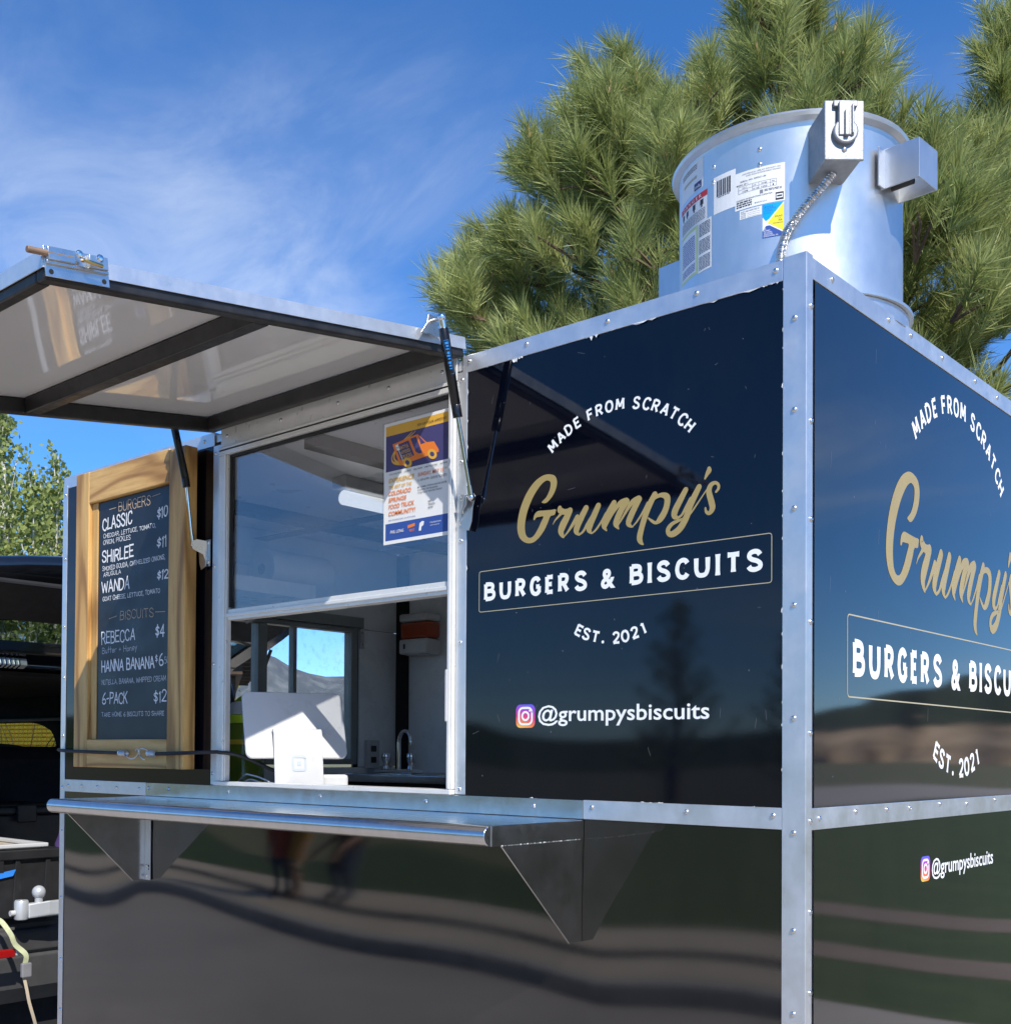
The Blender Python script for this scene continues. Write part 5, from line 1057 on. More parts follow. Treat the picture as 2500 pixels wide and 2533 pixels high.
# outlet box with its cover, flexible conduit
ob = R_(43.5); on = Vector((math.sin(ob), -math.cos(ob), 0)); ot = Vector((math.cos(ob), math.sin(ob), 0)); oz = Vector((0, 0, 1))
oc = Vector((FC.x, FC.y, 0)) + on * (FR - .004)
zb0, zb1 = zf(2.640), zf(2.750); zc = (zb0 + zb1) / 2; hz = (zb1 - zb0) / 2
bo = obj('outlet_box', MB().obox(oc + on * .048 + oz * zc, ot, on, oz, .0345, .046, hz - .002), 'cast', ef, .003)
obj('cover_plate', MB().obox(oc + on * .0975 + oz * zc, ot, on, oz, .0375, .0032, hz), 'cast', ef, .002)
cv = MB(); pz = zc + hz
cv.obox(oc + on * .104 + oz * (pz - .009), ot, on, oz, .0225, .0035, .006).obox(oc + on * .107 + oz * (pz - .040), ot, on, oz, .0145, .006, .032)
cv.lathe([(.00001, .010), (.022, .010), (.0235, .008), (.0235, 0)], oc + on * .1005 + oz * (pz - .062), on, 32)
cv.obox(oc + on * .1135 + oz * (pz - .050), ot, on, oz, .0045, .004, .024); cv.obox(oc + on * .1135 + ot * .011 + oz * (pz - .042), ot, on, oz, .0022, .003, .028)
obj('flip_cover', cv, 'cast', ef, .0015)
screw(oc + on * .1008 + oz * (zb0 + .020), on, bo)
cp = [oc + on * .045 + oz * (zb0 + .004)] + [Vector(CY(a, z, d)) for a, z, d in ((39.4, 2.6192, .035), (33.9, 2.5961, .024), (28.5, 2.5678, .020), (25.1, 2.5453, .022), (23.4, 2.5221, .026), (22.5, 2.497, .030), (22, 2.455, .032), (22, 2.425, .034))]
cp = [Vector(p) for p in catmull([tuple(p) for p in cp], 22)]
obj('flexible_conduit', MB().tube(cp, [.0078 + .0013 * math.sin(i * 1.9) for i in range(len(cp))], 14), 'stainless', ef)
# bent sheet hinge guards at each side of the drum
def guard(az_, z0, z1, dep, wid):
    a = R_(az_); n_ = Vector((math.sin(a), -math.cos(a), 0)); t_ = Vector((math.cos(a), math.sin(a), 0)); c0 = Vector((FC.x, FC.y, 0)) + n_ * (FR - .012)
    mb = MB(); T = .0016; h = (z1 - z0) / 2; zc_ = oz * (z0 + z1) / 2
    mb.obox(c0 + n_ * (dep / 2 + .006) - t_ * wid / 2 + zc_, n_, t_, oz, dep / 2, T, h).obox(c0 + n_ * (dep / 2 + .006) + t_ * wid / 2 + zc_, n_, t_, oz, dep / 2, T, h).obox(c0 + n_ * (dep + .006) + zc_, t_, n_, oz, wid / 2 + T, T, h)
    mb.obox(c0 + n_ * .0145 - t_ * (wid / 2 + .012) + zc_ * 1.0, t_, n_, oz, .012, T, h)
    g_ = obj('side_guard', mb, 'galv', ef, .0006); obj('guard_bolt', MB().tube([c0 + n_ * .01 + oz * (z0 + .02), c0 + n_ * (dep * .7) + oz * (z0 + .02)], .010, 12), 'tube', ef)
guard(86, zf(2.648), zf(2.724), .078, .080); guard(-97, zf(2.575), zf(2.66), .09, .085)
# ---------------------------------------------------------------- black SUV with its tailgate up
SV = thing('parked_suv', (-5.9, .95, 0), 'black SUV with its tailgate raised and cargo bins inside, hitched ahead of the trailer', 'car')
VX, VY0, VY1 = -3.72, -.02, 1.92      # rear face, side faces
def prof_wall(y, th, holes):
    """side of the body as strips between a sill line, a belt line and the roof so the windows stay open"""
    mb = MB(); B = 1.28
    def seg(pts): mb.prism([(x, y, z) for x, z in pts], (0, th, 0))
    seg([(VX - .02, .45), (VX - .02, 1.05), (VX - .12, B), (VX - 4.4, B), (VX - 5.35, 1.2), (VX - 5.45, .75), (VX - 5.35, .45)])
    xs = sorted(holes)
    top = lambda x: 1.90 if x > VX - 3.1 else 1.90 - (VX - 3.1 - x) * .62
    cur = VX - .12
    for a, b in xs[::-1]:
        seg([(cur, B), (cur - (.22 if cur == VX - .12 else 0), 1.74 if cur == VX - .12 else top(cur) - .16), (a, top(a) - .16), (a, B)]); cur = b
    seg([(cur, B), (cur, top(cur) - .16), (VX - 3.75, 1.50), (VX - 3.95, B)])
    seg([(VX - .34, 1.74), (VX - .38, 1.92), (VX - 3.15, 1.92), (VX - 3.15, 1.74)])
    return mb
WIN = [(VX - 2.15, VX - 3.12), (VX - 1.10, VX - 2.05), (VX - .62, VX - 1.02)]
WIN = [(a, b) for a, b in WIN]
for y, th in ((VY0, .05), (VY1 - .05, .05)):
    body = obj('body_side', prof_wall(y, th, [(a, b) for a, b in WIN]), 'car', SV, .012)
    for a, b in WIN: obj('side_window', MB().box(b + .01, a - .01, y + .02, y + .026, 1.285, 1.735), 'glass_dark', SV)
obj('roof_panel', MB().prism([(VX - .36, VY0 + .06, 1.925), (VX - 3.15, VY0 + .06, 1.945), (VX - 3.15, VY1 - .06, 1.945), (VX - .36, VY1 - .06, 1.925)], (0, 0, .035)), 'car', SV, .015)
obj('headliner', MB().box(VX - 3.1, VX - .45, VY0 + .06, VY1 - .06, 1.895, 1.915), 'car_int', SV)
obj('bonnet', MB().prism([(VX - 3.75, VY0 + .055, 1.42), (VX - 5.35, VY0 + .055, 1.22), (VX - 5.35, VY1 - .055, 1.22), (VX - 3.75, VY1 - .055, 1.42)], (0, 0, .03)), 'car', SV, .02)
obj('windscreen', MB().prism([(VX - 3.17, VY0 + .08, 1.93), (VX - 3.77, VY0 + .08, 1.45), (VX - 3.77, VY1 - .08, 1.45), (VX - 3.17, VY1 - .08, 1.93)], (.006, 0, .006)), 'glass_dark', SV)
obj('front_grille', MB().box(VX - 5.49, VX - 5.455, VY0 + .25, VY1 - .25, .62, 1.12), 'black_plastic', SV, .02)
for y in (VY0 + .06, VY1 - .30): obj('headlight', MB().box(VX - 5.475, VX - 5.43, y, y + .24, .95, 1.12), 'glass_dark', SV, .02)
obj('cargo_floor', MB().box(VX - 2.4, VX - .06, VY0 + .055, VY1 - .055, .80, .835), 'car_int', SV)
for y in (VY0 + .056, VY1 - .076): obj('cargo_trim', MB().box(VX - 2.4, VX - .12, y, y + .02, .836, 1.28), 'car_int', SV)
for y in (.12, .98):
    obj('seat_back', MB().prism([(VX - 1.35, y, .84), (VX - 1.20, y, .84), (VX - 1.36, y, 1.50), (VX - 1.42, y, 1.58), (VX - 1.50, y, 1.56), (VX - 1.52, y, 1.48)], (0, .80, 0)), 'car_int', SV, .04)
for y in (.18, 1.15):
    obj('front_seat', MB().prism([(VX - 2.35, y, .84), (VX - 2.2, y, .84), (VX - 2.4, y, 1.50), (VX - 2.55, y, 1.48)], (0, .55, 0)), 'car_int', SV, .05)
def plate(outer, hole, fn, d):
    """flat sheet with one opening, given as 2-D loops"""
    c = bpy.data.curves.new('p', 'CURVE'); c.dimensions = '2D'; c.fill_mode = 'FRONT'
    for L in (outer, hole):
        sp = c.splines.new('POLY'); sp.points.add(len(L) - 1); sp.use_cyclic_u = True
        for q, p in zip(sp.points, L): q.co = (p[0], p[1], 0, 1)
    o = bpy.data.objects.new('p', c); COL.objects.link(o); e = o.evaluated_get(bpy.context.evaluated_depsgraph_get()); m_ = e.to_mesh()
    vs = [(v.co.x, v.co.y) for v in m_.vertices]; fs = [tuple(p.vertices) for p in m_.polygons]; e.to_mesh_clear(); bpy.data.objects.remove(o); bpy.data.curves.remove(c)
    mb = MB(); mb.add([fn(*v, 0) for v in vs], fs); mb.add([fn(*v, d) for v in vs], fs); return mb
hole = catmull([(-7.2, 1.728), (-6.30, 1.727), (-6.12, 1.727), (-5.98, 1.716), (-5.88, 1.69), (-5.82, 1.665), (-5.77, 1.60), (-5.745, 1.535), (-5.80, 1.530), (-6.0, 1.548), (-6.25, 1.578), (-6.5, 1.592), (-7.2, 1.600)], 4)
obj('window_surround', plate([(-7.4, 1.27), (-4.0, 1.27), (-4.0, 1.90), (-7.4, 1.90)], hole, lambda a, b, d: (a, VY1 - .10 + d, b), .012), 'car_int', SV)
obj('grab_rail', MB().tube([(-7.2, VY1 - .12, 1.745), (-5.3, VY1 - .12, 1.745)], .012, 10), 'grey_plastic', SV)
# rear bumper with its step pad and reflector
bp = MB().prism([(VX - .16, 0, .42), (VX + .02, 0, .46), (VX + .075, 0, .53), (VX + .09, 0, .665), (VX + .075, 0, .675), (VX + .095, 0, .69), (VX + .105, 0, .765), (VX + .095, 0, .78), (VX + .075, 0, .785), (VX + .07, 0, .805), (VX + .045, 0, .832), (VX - .16, 0, .838)], (0, VY1 - VY0 + .04, 0))
for i, v in enumerate(bp.v):
    t = (v[1] / (VY1 - VY0 + .04)) * 2 - 1; bp.v[i] = (v[0] - .10 * abs(t) ** 3, v[1] + VY0 - .02, v[2])
bu = obj('rear_bumper', bp, 'bumper', SV, .006)
obj('reflector', MB().box(VX + .088, VX + .108, VY0 + .12, VY0 + .455, .690, .725), 'red_lens', bu, .006); obj('reflector_end', MB().box(VX + .088, VX + .1075, VY0 + .456, VY0 + .485, .694, .724), 'silver_paint', bu, .006)
for y in (VY0 + .005, VY1 - .165): obj('tail_light', MB().prism([(VX + .005, y, 1.02), (VX - .13, y, 1.25), (VX - .20, y, 1.25), (VX - .10, y, .92), (VX + .005, y, .92)], (0, .16, 0)), 'red_lens', SV, .015)
# tailgate swung up on its roof hinge
tgp = bpy.data.objects.new('tailgate', None); COL.objects.link(tgp); tgp.parent = SV
HX, HZ = VX - .34, 1.985; TO = R_(20.0)
def TG(o, y, n): return (HX + o * math.cos(TO) - n * math.sin(TO), y, HZ + o * math.sin(TO) + n * math.cos(TO))
def tgbox(mb, o0, o1, y0, y1, n0, n1, m=0):
    v = [TG(o, y, n) for n in (n0, n1) for y in (y0, y1) for o in (o0, o1)]
    return mb.add(v, [(0, 2, 3, 1), (4, 5, 7, 6), (0, 1, 5, 4), (2, 6, 7, 3), (0, 4, 6, 2), (1, 3, 7, 5)], m)
Y0, Y1 = VY0 + .10, VY1 - .10
sk_ = MB(); 
pf = [(.44, -.035), (.60, -.030), (.74, -.018), (.80, .0), (.83, .035), (.835, .065), (.815, .085), (.78, .092), (.70, .075), (.55, .045), (.44, .02)]
nY = 14; vs = []
for j in range(nY + 1):
    t = j / nY * 2 - 1; y = (Y0 + Y1) / 2 + t * (Y1 - Y0) / 2
    vs += [TG(o - .12 * abs(t) ** 3 * (o / .83), y, n_ - .02 * t * t) for o, n_ in pf]
w = len(pf); sk_.add(vs, [(j * w + i, j * w + (i + 1) % w, (j + 1) * w + (i + 1) % w, (j + 1) * w + i) for j in range(nY) for i in range(w)], 0, True)
obj('gate_skin', sk_, 'car', tgp, ang=60)
obj('gate_trim', tgbox(MB(), .46, .78, Y0 + .08, Y1 - .08, -.062, -.037), 'car_int', tgp, .01)
obj('gate_handle', tgbox(MB(), .55, .60, .62, .70, -.085, -.063), 'black_plastic', tgp, .008)
obj('gate_glass', tgbox(MB(), .12, .44, Y0 + .12, Y1 - .12, -.006, .0), 'glass_dark', tgp)
for a, b in ((Y0, Y0 + .115), (Y1 - .115, Y1)): obj('gate_pillar', tgbox(MB(), .08, .45, a, b, -.04, .015), 'car', tgp, .01)
obj('gate_header', tgbox(MB(), .0, .118, Y0, Y1, -.045, .018), 'car', tgp, .012)
bar = MB(); tgbox(bar, .03, .075, VY0 + .1, .66, -.085, -.050, 0); obj('light_bar', bar, 'silver_paint', tgp, .004)
fin = MB()
for i in range(26): tgbox(fin, .025, .080, VY0 + .105 + i * .0212, VY0 + .113 + i * .0212, -.089, -.0495, 0)
obj('light_bar_fins', fin, 'chrome', tgp)
for y in (VY0 + .07, VY1 - .09): obj('gate_strut', MB().tube([(VX - .25, y, 1.55), TG(.36, y + .03, -.04)], .009, 10), 'tube', tgp)
for x in (VX - .95, VX - 4.35):
    for y in (VY0 + .02, VY1 - .02):
        w_ = obj('wheel', MB().lathe([(.20, -.12), (.36, -.12), (.385, -.08), (.385, .08), (.36, .12), (.20, .12)], (x, y + (.10 if y < 1 else -.10), .385), (0, 1, 0), 36), 'tyre', SV)
        obj('rim', MB().lathe([(.00001, -.07), (.08, -.07), (.20, -.10), (.23, -.115), (.23, .115), (.20, .10), (.08, .07), (.00001, .07)], (x, y + (.10 if y < 1 else -.10), .385), (0, 1, 0), 28), 'silver_paint', w_)
obj('underbody', MB().box(VX - 5.2, VX - .2, VY0 + .2, VY1 - .2, .30, .44), 'black_matte', SV)
# things in and on the cargo area
tb = thing('storage_tote', (-3.95, .40, .836), 'black lidless storage tote with a blue tape strip, in the SUV cargo', 'storage bin')
tm = MB(); X0, X1, Ya, Yb = -4.22, -3.70, .06, .685
for (a, b, c, d) in ((X1 - .03, X1 - .006, Ya, Yb), (X0, X0 + .024, Ya, Yb), (X0 + .025, X1 - .031, Ya, Ya + .024), (X0 + .025, X1 - .031, Yb - .024, Yb)): tm.box(a, b, c, d, .837, 1.12)
tm.box(X0 + .02, X1 - .03, Ya + .02, Yb - .02, .838, .86); obj('bin_body', tm, 'black_plastic', tb, .006)
rm = MB().box(X1 - .035, X1 + .014, Ya - .014, Yb + .014, 1.085, 1.125); rm.box(X0 - .014, X0 + .03, Ya - .014, Yb + .014, 1.085, 1.125).box(X0 + .031, X1 - .036, Ya - .014, Ya + .02, 1.085, 1.125).box(X0 + .031, X1 - .036, Yb - .02, Yb + .014, 1.085, 1.125)
obj('bin_rim', rm, 'black_plastic', tb, .005)
for y in (.10, .235, .46, .60): obj('bin_rib', MB().prism([(X1 - .0055, y, .85), (X1 - .0055, y + .05, .85), (X1 - .0055, y + .035, 1.084), (X1 - .0055, y + .015, 1.084)], (.010, 0, 0)), 'black_plastic', tb, .003)
obj('bin_handle', MB().box(X1 - .005, X1 + .010, .30, .42, 1.035, 1.084), 'black_plastic', tb, .004); 
obj('tape_strip', MB().add([(X1 + .0052, .285, .992), (X1 + .0052, .462, 1.018), (X1 + .0052, .475, 1.045), (X1 + .0052, .290, 1.018)], [(0, 1, 2, 3)]).add([(X1 + .0056, .285, .992), (X1 + .0056, .462, 1.018), (X1 + .0056, .475, 1.045), (X1 + .0056, .290, 1.018)], [(0, 1, 2, 3)]), 'blue_tape', tb)
cbd = thing('serving_tray', (-3.95, .36, 1.126), 'white rimmed tray with tan bottom resting on the open tote', 'tray')
obj('tray_bottom', MB().box(-4.2, -3.72, .0, .60, 1.127, 1.132), 'tan', cbd)
tr_ = MB().box(-3.735, -3.705, -.01, .63, 1.133, 1.150).box(-4.215, -4.185, -.01, .63, 1.133, 1.150).box(-4.184, -3.736, .60, .63, 1.133, 1.150).box(-4.184, -3.736, -.01, .02, 1.133, 1.150); obj('tray_rim', tr_, 'white_plastic', cbd, .004)
t2 = thing('storage_tote', (-4.6, .7, .836), 'black lidded storage tote behind the open tote in the SUV cargo', 'storage bin')
obj('bin_body', MB().prism([(-4.98, .30, .837), (-4.34, .30, .837), (-4.34, 1.15, .837), (-4.98, 1.15, .837)], (0, 0, .40)), 'black_plastic', t2, .01); obj('bin_lid', MB().box(-5.0, -4.32, .28, 1.17, 1.238, 1.275), 'black_plastic', t2, .01)
for y in (.45, .8): obj('lid_clip', MB().box(-4.318, -4.30, y, y + .10, 1.20, 1.285), 'black_plastic', t2, .006)
obj('tape_strip', MB().box(-4.3395, -4.338, .95, 1.10, 1.02, 1.06), 'blue_tape', t2)
hb = thing('hitch_ball_mount', (-3.68, .53, .839), 'silver painted ball hitch mount left on the bumper step beside the tote', 'hitch')
hm_ = MB().lathe([(.00001, 0), (.028, 0), (.030, .003), (.030, .072), (.026, .080), (.00001, .081)], (-3.645, .475, .8395), n=24); obj('mount_socket', hm_, 'silver_paint', hb)
obj('mount_bar', MB().prism([(-3.66, .495, .842), (-3.62, .495, .842), (-3.60, .58, .852), (-3.60, .72, .846), (-3.66, .72, .846)], (0, 0, .062)), 'silver_paint', hb, .006)
obj('ball_neck', MB().tube([(-3.635, .548, .904), (-3.635, .548, .93)], .017, 18), 'silver_paint', hb); obj('hitch_ball', MB().sphere((-3.635, .548, .948), .0285, 0, 16), 'silver_paint', hb); obj('pin_stub', MB().tube([(-3.645, .445, .868), (-3.645, .425, .868)], .012, 14), 'white_plastic', hb)
stp = thing('tie_down_strap', (-3.60, .42, .70), 'yellow green tie-down strap with grey buckle hanging over the bumper', 'strap')
def ribbon(mb, pts, w, m=0):
    P = catmull(pts, 6); vs = []
    for i, p in enumerate(P):
        p = Vector(p); t = (Vector(P[min(i + 1, len(P) - 1)]) - Vector(P[max(i - 1, 0)])).normalized(); s_ = t.cross(Vector((1, 0, .15))).normalized() * w
        vs += [p + s_, p - s_, p - s_ - Vector((.002, 0, 0)), p + s_ - Vector((.002, 0, 0))]
    mb.add(vs, [(4 * i + a, 4 * i + (a + 1) % 4, 4 * i + 4 + (a + 1) % 4, 4 * i + 4 + a) for i in range(len(P) - 1) for a in range(4)], m, True); return mb
obj('webbing', ribbon(MB(), [(-3.66, .362, .846), (-3.63, .378, .842), (-3.600, .405, .79), (-3.598, .425, .745), (-3.590, .468, .70), (-3.594, .468, .662)], .011), 'strap', stp)
obj('webbing_tail', ribbon(MB(), [(-3.594, .462, .612), (-3.592, .474, .56), (-3.594, .488, .50), (-3.60, .512, .43), (-3.62, .55, .33)], .007), 'tan', stp)
obj('buckle', MB().box(-3.600, -3.580, .448, .492, .605, .665), 'grey_plastic', stp, .005)
bag = thing('cloth_bag', (-3.9, .74, .836), 'purple cloth bag slumped in the SUV cargo beside the tote', 'bag')
bgm = MB().sphere((-3.93, .875, 1.08), .09, 0, 14, (.9, .8, 1.9))
for i, v in enumerate(bgm.v): bgm.v[i] = (v[0] + .01 * noise2(v[1] * 30, v[2] * 25, 2), v[1] + .012 * noise2(v[0] * 30, v[2] * 22, 5), max(.838, v[2]))
obj('bag_body', bgm, 'purple', bag); obj('bag_handle', MB().tube(catmull([(-3.93, .85, 1.22), (-3.93, .86, 1.26), (-3.93, .89, 1.26), (-3.93, .90, 1.22)], 6), .008, 8), 'purple', bag)
# yellow safety netting beyond the SUV
sf = thing('safety_fence', (-8, 3.4, 0), 'yellow plastic safety netting strung between posts beyond the SUV', 'fence')
for x in (-12.4, -10.8, -9.2, -7.6): obj('fence_post', MB().tube([(x, 3.44, 0), (x, 3.44, 2.1)], .03, 10), 'tube', sf)
obj('netting', MB().box(-12.4, -7.6, 3.40, 3.403, .25, 2.02), 'net', sf)
gl = MB()
for i in range(46): gl.box(-12.4, -7.6, 3.396, 3.3985, .30 + i * .037, .306 + i * .037)
for i in range(54): gl.box(-12.3 + i * .085, -12.29 + i * .085, 3.392, 3.3945, .25, 2.02)
tag(obj('net_cords', gl, 'net_line', sf), None, None, None, 'stuff')
tw = thing('bare_shrub', (-8.9, 3.0, 0), 'leafless twiggy shrub in front of the yellow netting', 'shrub')
tm_ = MB()
for i in range(34):
    a = rng.uniform(0, 6.28); h = rng.uniform(1.3, 2.0); sx = rng.uniform(-1.5, 1.5); p0 = (-8.9 + .1 * math.cos(a), 3.05 + .1 * math.sin(a), 0)
    pts = [p0, (-8.9 + sx * .3, 3.08 + .1 * math.sin(a), h * .5), (-8.9 + sx * .7 + rng.uniform(-.2, .2), 3.1, h * .8), (-8.9 + sx + rng.uniform(-.3, .3), 3.12, h)]
    tm_.tube(catmull(pts, 4), [.012 * (1 - .07 * j) for j in range(13)], 5)
obj('branches', tm_, 'twig', tw)

# ---------------------------------------------------------------- trees
def np_mesh(name, V, Fc, mats, parent, org, mi=None):
    me = bpy.data.meshes.new(name); V = np.asarray(V, np.float32) - np.asarray(org, np.float32); Fc = np.asarray(Fc, np.int32)
    me.vertices.add(len(V)); me.vertices.foreach_set('co', V.ravel()); k = Fc.shape[1]
    me.loops.add(Fc.size); me.loops.foreach_set('vertex_index', Fc.ravel()); me.polygons.add(len(Fc))
    me.polygons.foreach_set('loop_start', np.arange(0, Fc.size, k, dtype=np.int32)); me.polygons.foreach_set('loop_total', np.full(len(Fc), k, np.int32))
    for m in mats: me.materials.append(MT[m])
    if mi is not None: me.polygons.foreach_set('material_index', np.asarray(mi, np.int32))
    me.update(calc_edges=True); me.validate(); return link_mesh(name, me, parent)
NR = np.random.default_rng(11)
def tuft(p, d, n, L, W):
    """needles fanning round a shoot at p pointing along d: one thin blade each"""
    d = d / np.linalg.norm(d); a = np.cross(d, (0.3, 0.2, 0.93)); a /= np.linalg.norm(a); b = np.cross(d, a)
    ph = NR.uniform(0, 2 * np.pi, n); th = np.radians(NR.uniform(NR.uniform(5, 18), NR.uniform(42, 72), n)); s = NR.uniform(-.12, .06, n); l = L * NR.uniform(.7, 1.1, n)
    rad = np.cos(ph)[:, None] * a + np.sin(ph)[:, None] * b
    dr = np.cos(th)[:, None] * d + np.sin(th)[:, None] * rad; base = p + s[:, None] * d
    dr = dr + np.array((0, 0, -.10)) * (l / L)[:, None]
    tip = base + dr * l[:, None]; sd = np.cross(dr, NR.normal(size=(n, 3))); sd /= np.linalg.norm(sd, axis=1)[:, None] + 1e-9
    mid = base + dr * (l * .55)[:, None]
    return np.stack([base - sd * W * .5, base + sd * W * .5, mid + sd * W * .5, tip, mid - sd * W * .5], 1)
def pine(name, base, H, rfun, nb, label, group, leaders=(), lop=0.0, zmin=1.0, dens=1.0, nn=120, nl=.15, nw=.0038, sub=.16):
    base = np.array(base, float); t = thing(name, tuple(base), label, 'pine tree', group)
    wood_ = MB(); trk = [(base[0] + .05 * noise1(z, 3), base[1] + .05 * noise1(z + 9, 3), base[2] + z) for z in np.linspace(0, H, 12)]
    trunk = obj('trunk', MB().tube(trk, [.17 * (1 - .9 * i / 11) + .012 for i in range(12)], 12), 'bark', t)
    T = []; BU = []
    stems = [(base[0], base[1], 0.0, H, 1.0)] + [(base[0] + dx, base[1] + dy, z0, z1, s) for dx, dy, z0, z1, s in leaders]
    for (sx, sy, z0, z1, sc) in stems:
        if z0 > 0:
            pts = [(base[0], base[1], base[2] + z0 - 1.3), (base[0] + (sx - base[0]) * .7, base[1] + (sy - base[1]) * .7, base[2] + z0 - .4), (sx, sy, base[2] + z0 + .3), (sx, sy, base[2] + z1)]
            wood_.tube(catmull(pts, 5), [.06 * (1 - .055 * i) for i in range(16)], 8)
        n = int(nb * sc)
        for i in range(n):
            f = (i + .5) / n; z = (max(zmin, z0) + (z1 - max(zmin, z0)) * f ** .92); az = i * 2.399 + NR.uniform(-.4, .4)
            L = (rfun(z) if z0 == 0 else .62 * sc * 2.2 * (1 - (z - z0) / (z1 - z0)) ** .6 + .16) * NR.uniform(.72, 1.1)
            L *= 1 - lop * max(0, math.cos(az - .45)) * min(1, max(0, (z - 2.2) / 1.2)) * (z0 == 0)
            if L < .12: L = .12
            up0 = NR.uniform(-.10, .20) + .75 * f ** 3; k = max(4, int(L / .12)); P = []
            for j in range(k + 1):
                s = j / k; P.append(np.array((sx + math.cos(az) * L * s, sy + math.sin(az) * L * s, base[2] + z + L * (up0 * s + .42 * s * s))))
            wood_.tube([tuple(p) for p in P], [.022 * (1 - .8 * j / k) * min(1.4, L) + .005 for j in range(k + 1)], 6)
            d_end = P[-1] - P[-2]; T.append(tuft(P[-1], d_end + np.array((0, 0, .05)), nn, nl, nw)); BU.append((P[-1], d_end))
            s = .30 * L if L > .5 else .1 * L
            while s < L:
                j = min(k - 1, int(s / L * k)); p = P[j] + (P[j + 1] - P[j]) * (s / L * k - j); dv = P[j + 1] - P[j]; dv /= np.linalg.norm(dv)
                lat = np.cross(dv, (0, 0, 1)); lat /= np.linalg.norm(lat) + 1e-9
                for sg in (-1, 1):
                    if NR.random() > .92 * dens: continue
                    sl_ = NR.uniform(.16, .42) * (1.1 - .55 * s / L) * min(1, L + .3)
                    dd = dv * .75 + lat * sg * NR.uniform(.5, 1.0) + np.array((0, 0, NR.uniform(.15, .7))); dd /= np.linalg.norm(dd); q = p + dd * sl_
                    wood_.tube([tuple(p), tuple(q)], [.007, .004], 4, 0, False)
                    T.append(tuft(q, dd, nn, nl * NR.uniform(.85, 1.1), nw))
                    if NR.random() < .3: BU.append((q, dd))
                    if sl_ > .24: T.append(tuft(p + dd * sl_ * .55 + np.array((0, 0, .03)), dd, int(nn * .6), nl, nw))
                s += sub * NR.uniform(.8, 1.25)
        T.append(tuft(np.array((sx, sy, base[2] + z1)), np.array((0, 0, 1.)), nn, nl, nw))
    A = np.concatenate(T); n = len(A); V = A.reshape(-1, 3)
    F_ = (np.arange(n) * 5)[:, None]
    F3 = np.concatenate([np.stack([F_[:, 0], F_[:, 0] + 1, F_[:, 0] + 2], 1), np.stack([F_[:, 0], F_[:, 0] + 2, F_[:, 0] + 4], 1), np.stack([F_[:, 0] + 4, F_[:, 0] + 2, F_[:, 0] + 3], 1)])
    tag(np_mesh('needles', V, F3, ['needles'], t, base), None, None, None, 'stuff')
    obj('branches', wood_, 'bark', t)
    bb = MB()
    for p, d in BU:
        d = d / np.linalg.norm(d); d = d * .5 + np.array((0, 0, .6)); d /= np.linalg.norm(d)
        bb.tube([tuple(p + d * .0), tuple(p + d * .03), tuple(p + d * .055)], [.009, .010, .003], 5)
    tag(obj('buds', bb, 'bud', t), None, None, None, 'stuff')
    return t
def copy_tree(o, loc, rz, sc, label):
    c = o.copy(); COL.objects.link(c); c.location = loc; c.rotation_euler.z = rz; c.scale = (sc, sc, sc); c['label'] = label
    for ch in o.children:
        q = ch.copy(); COL.objects.link(q); q.parent = c
    return c
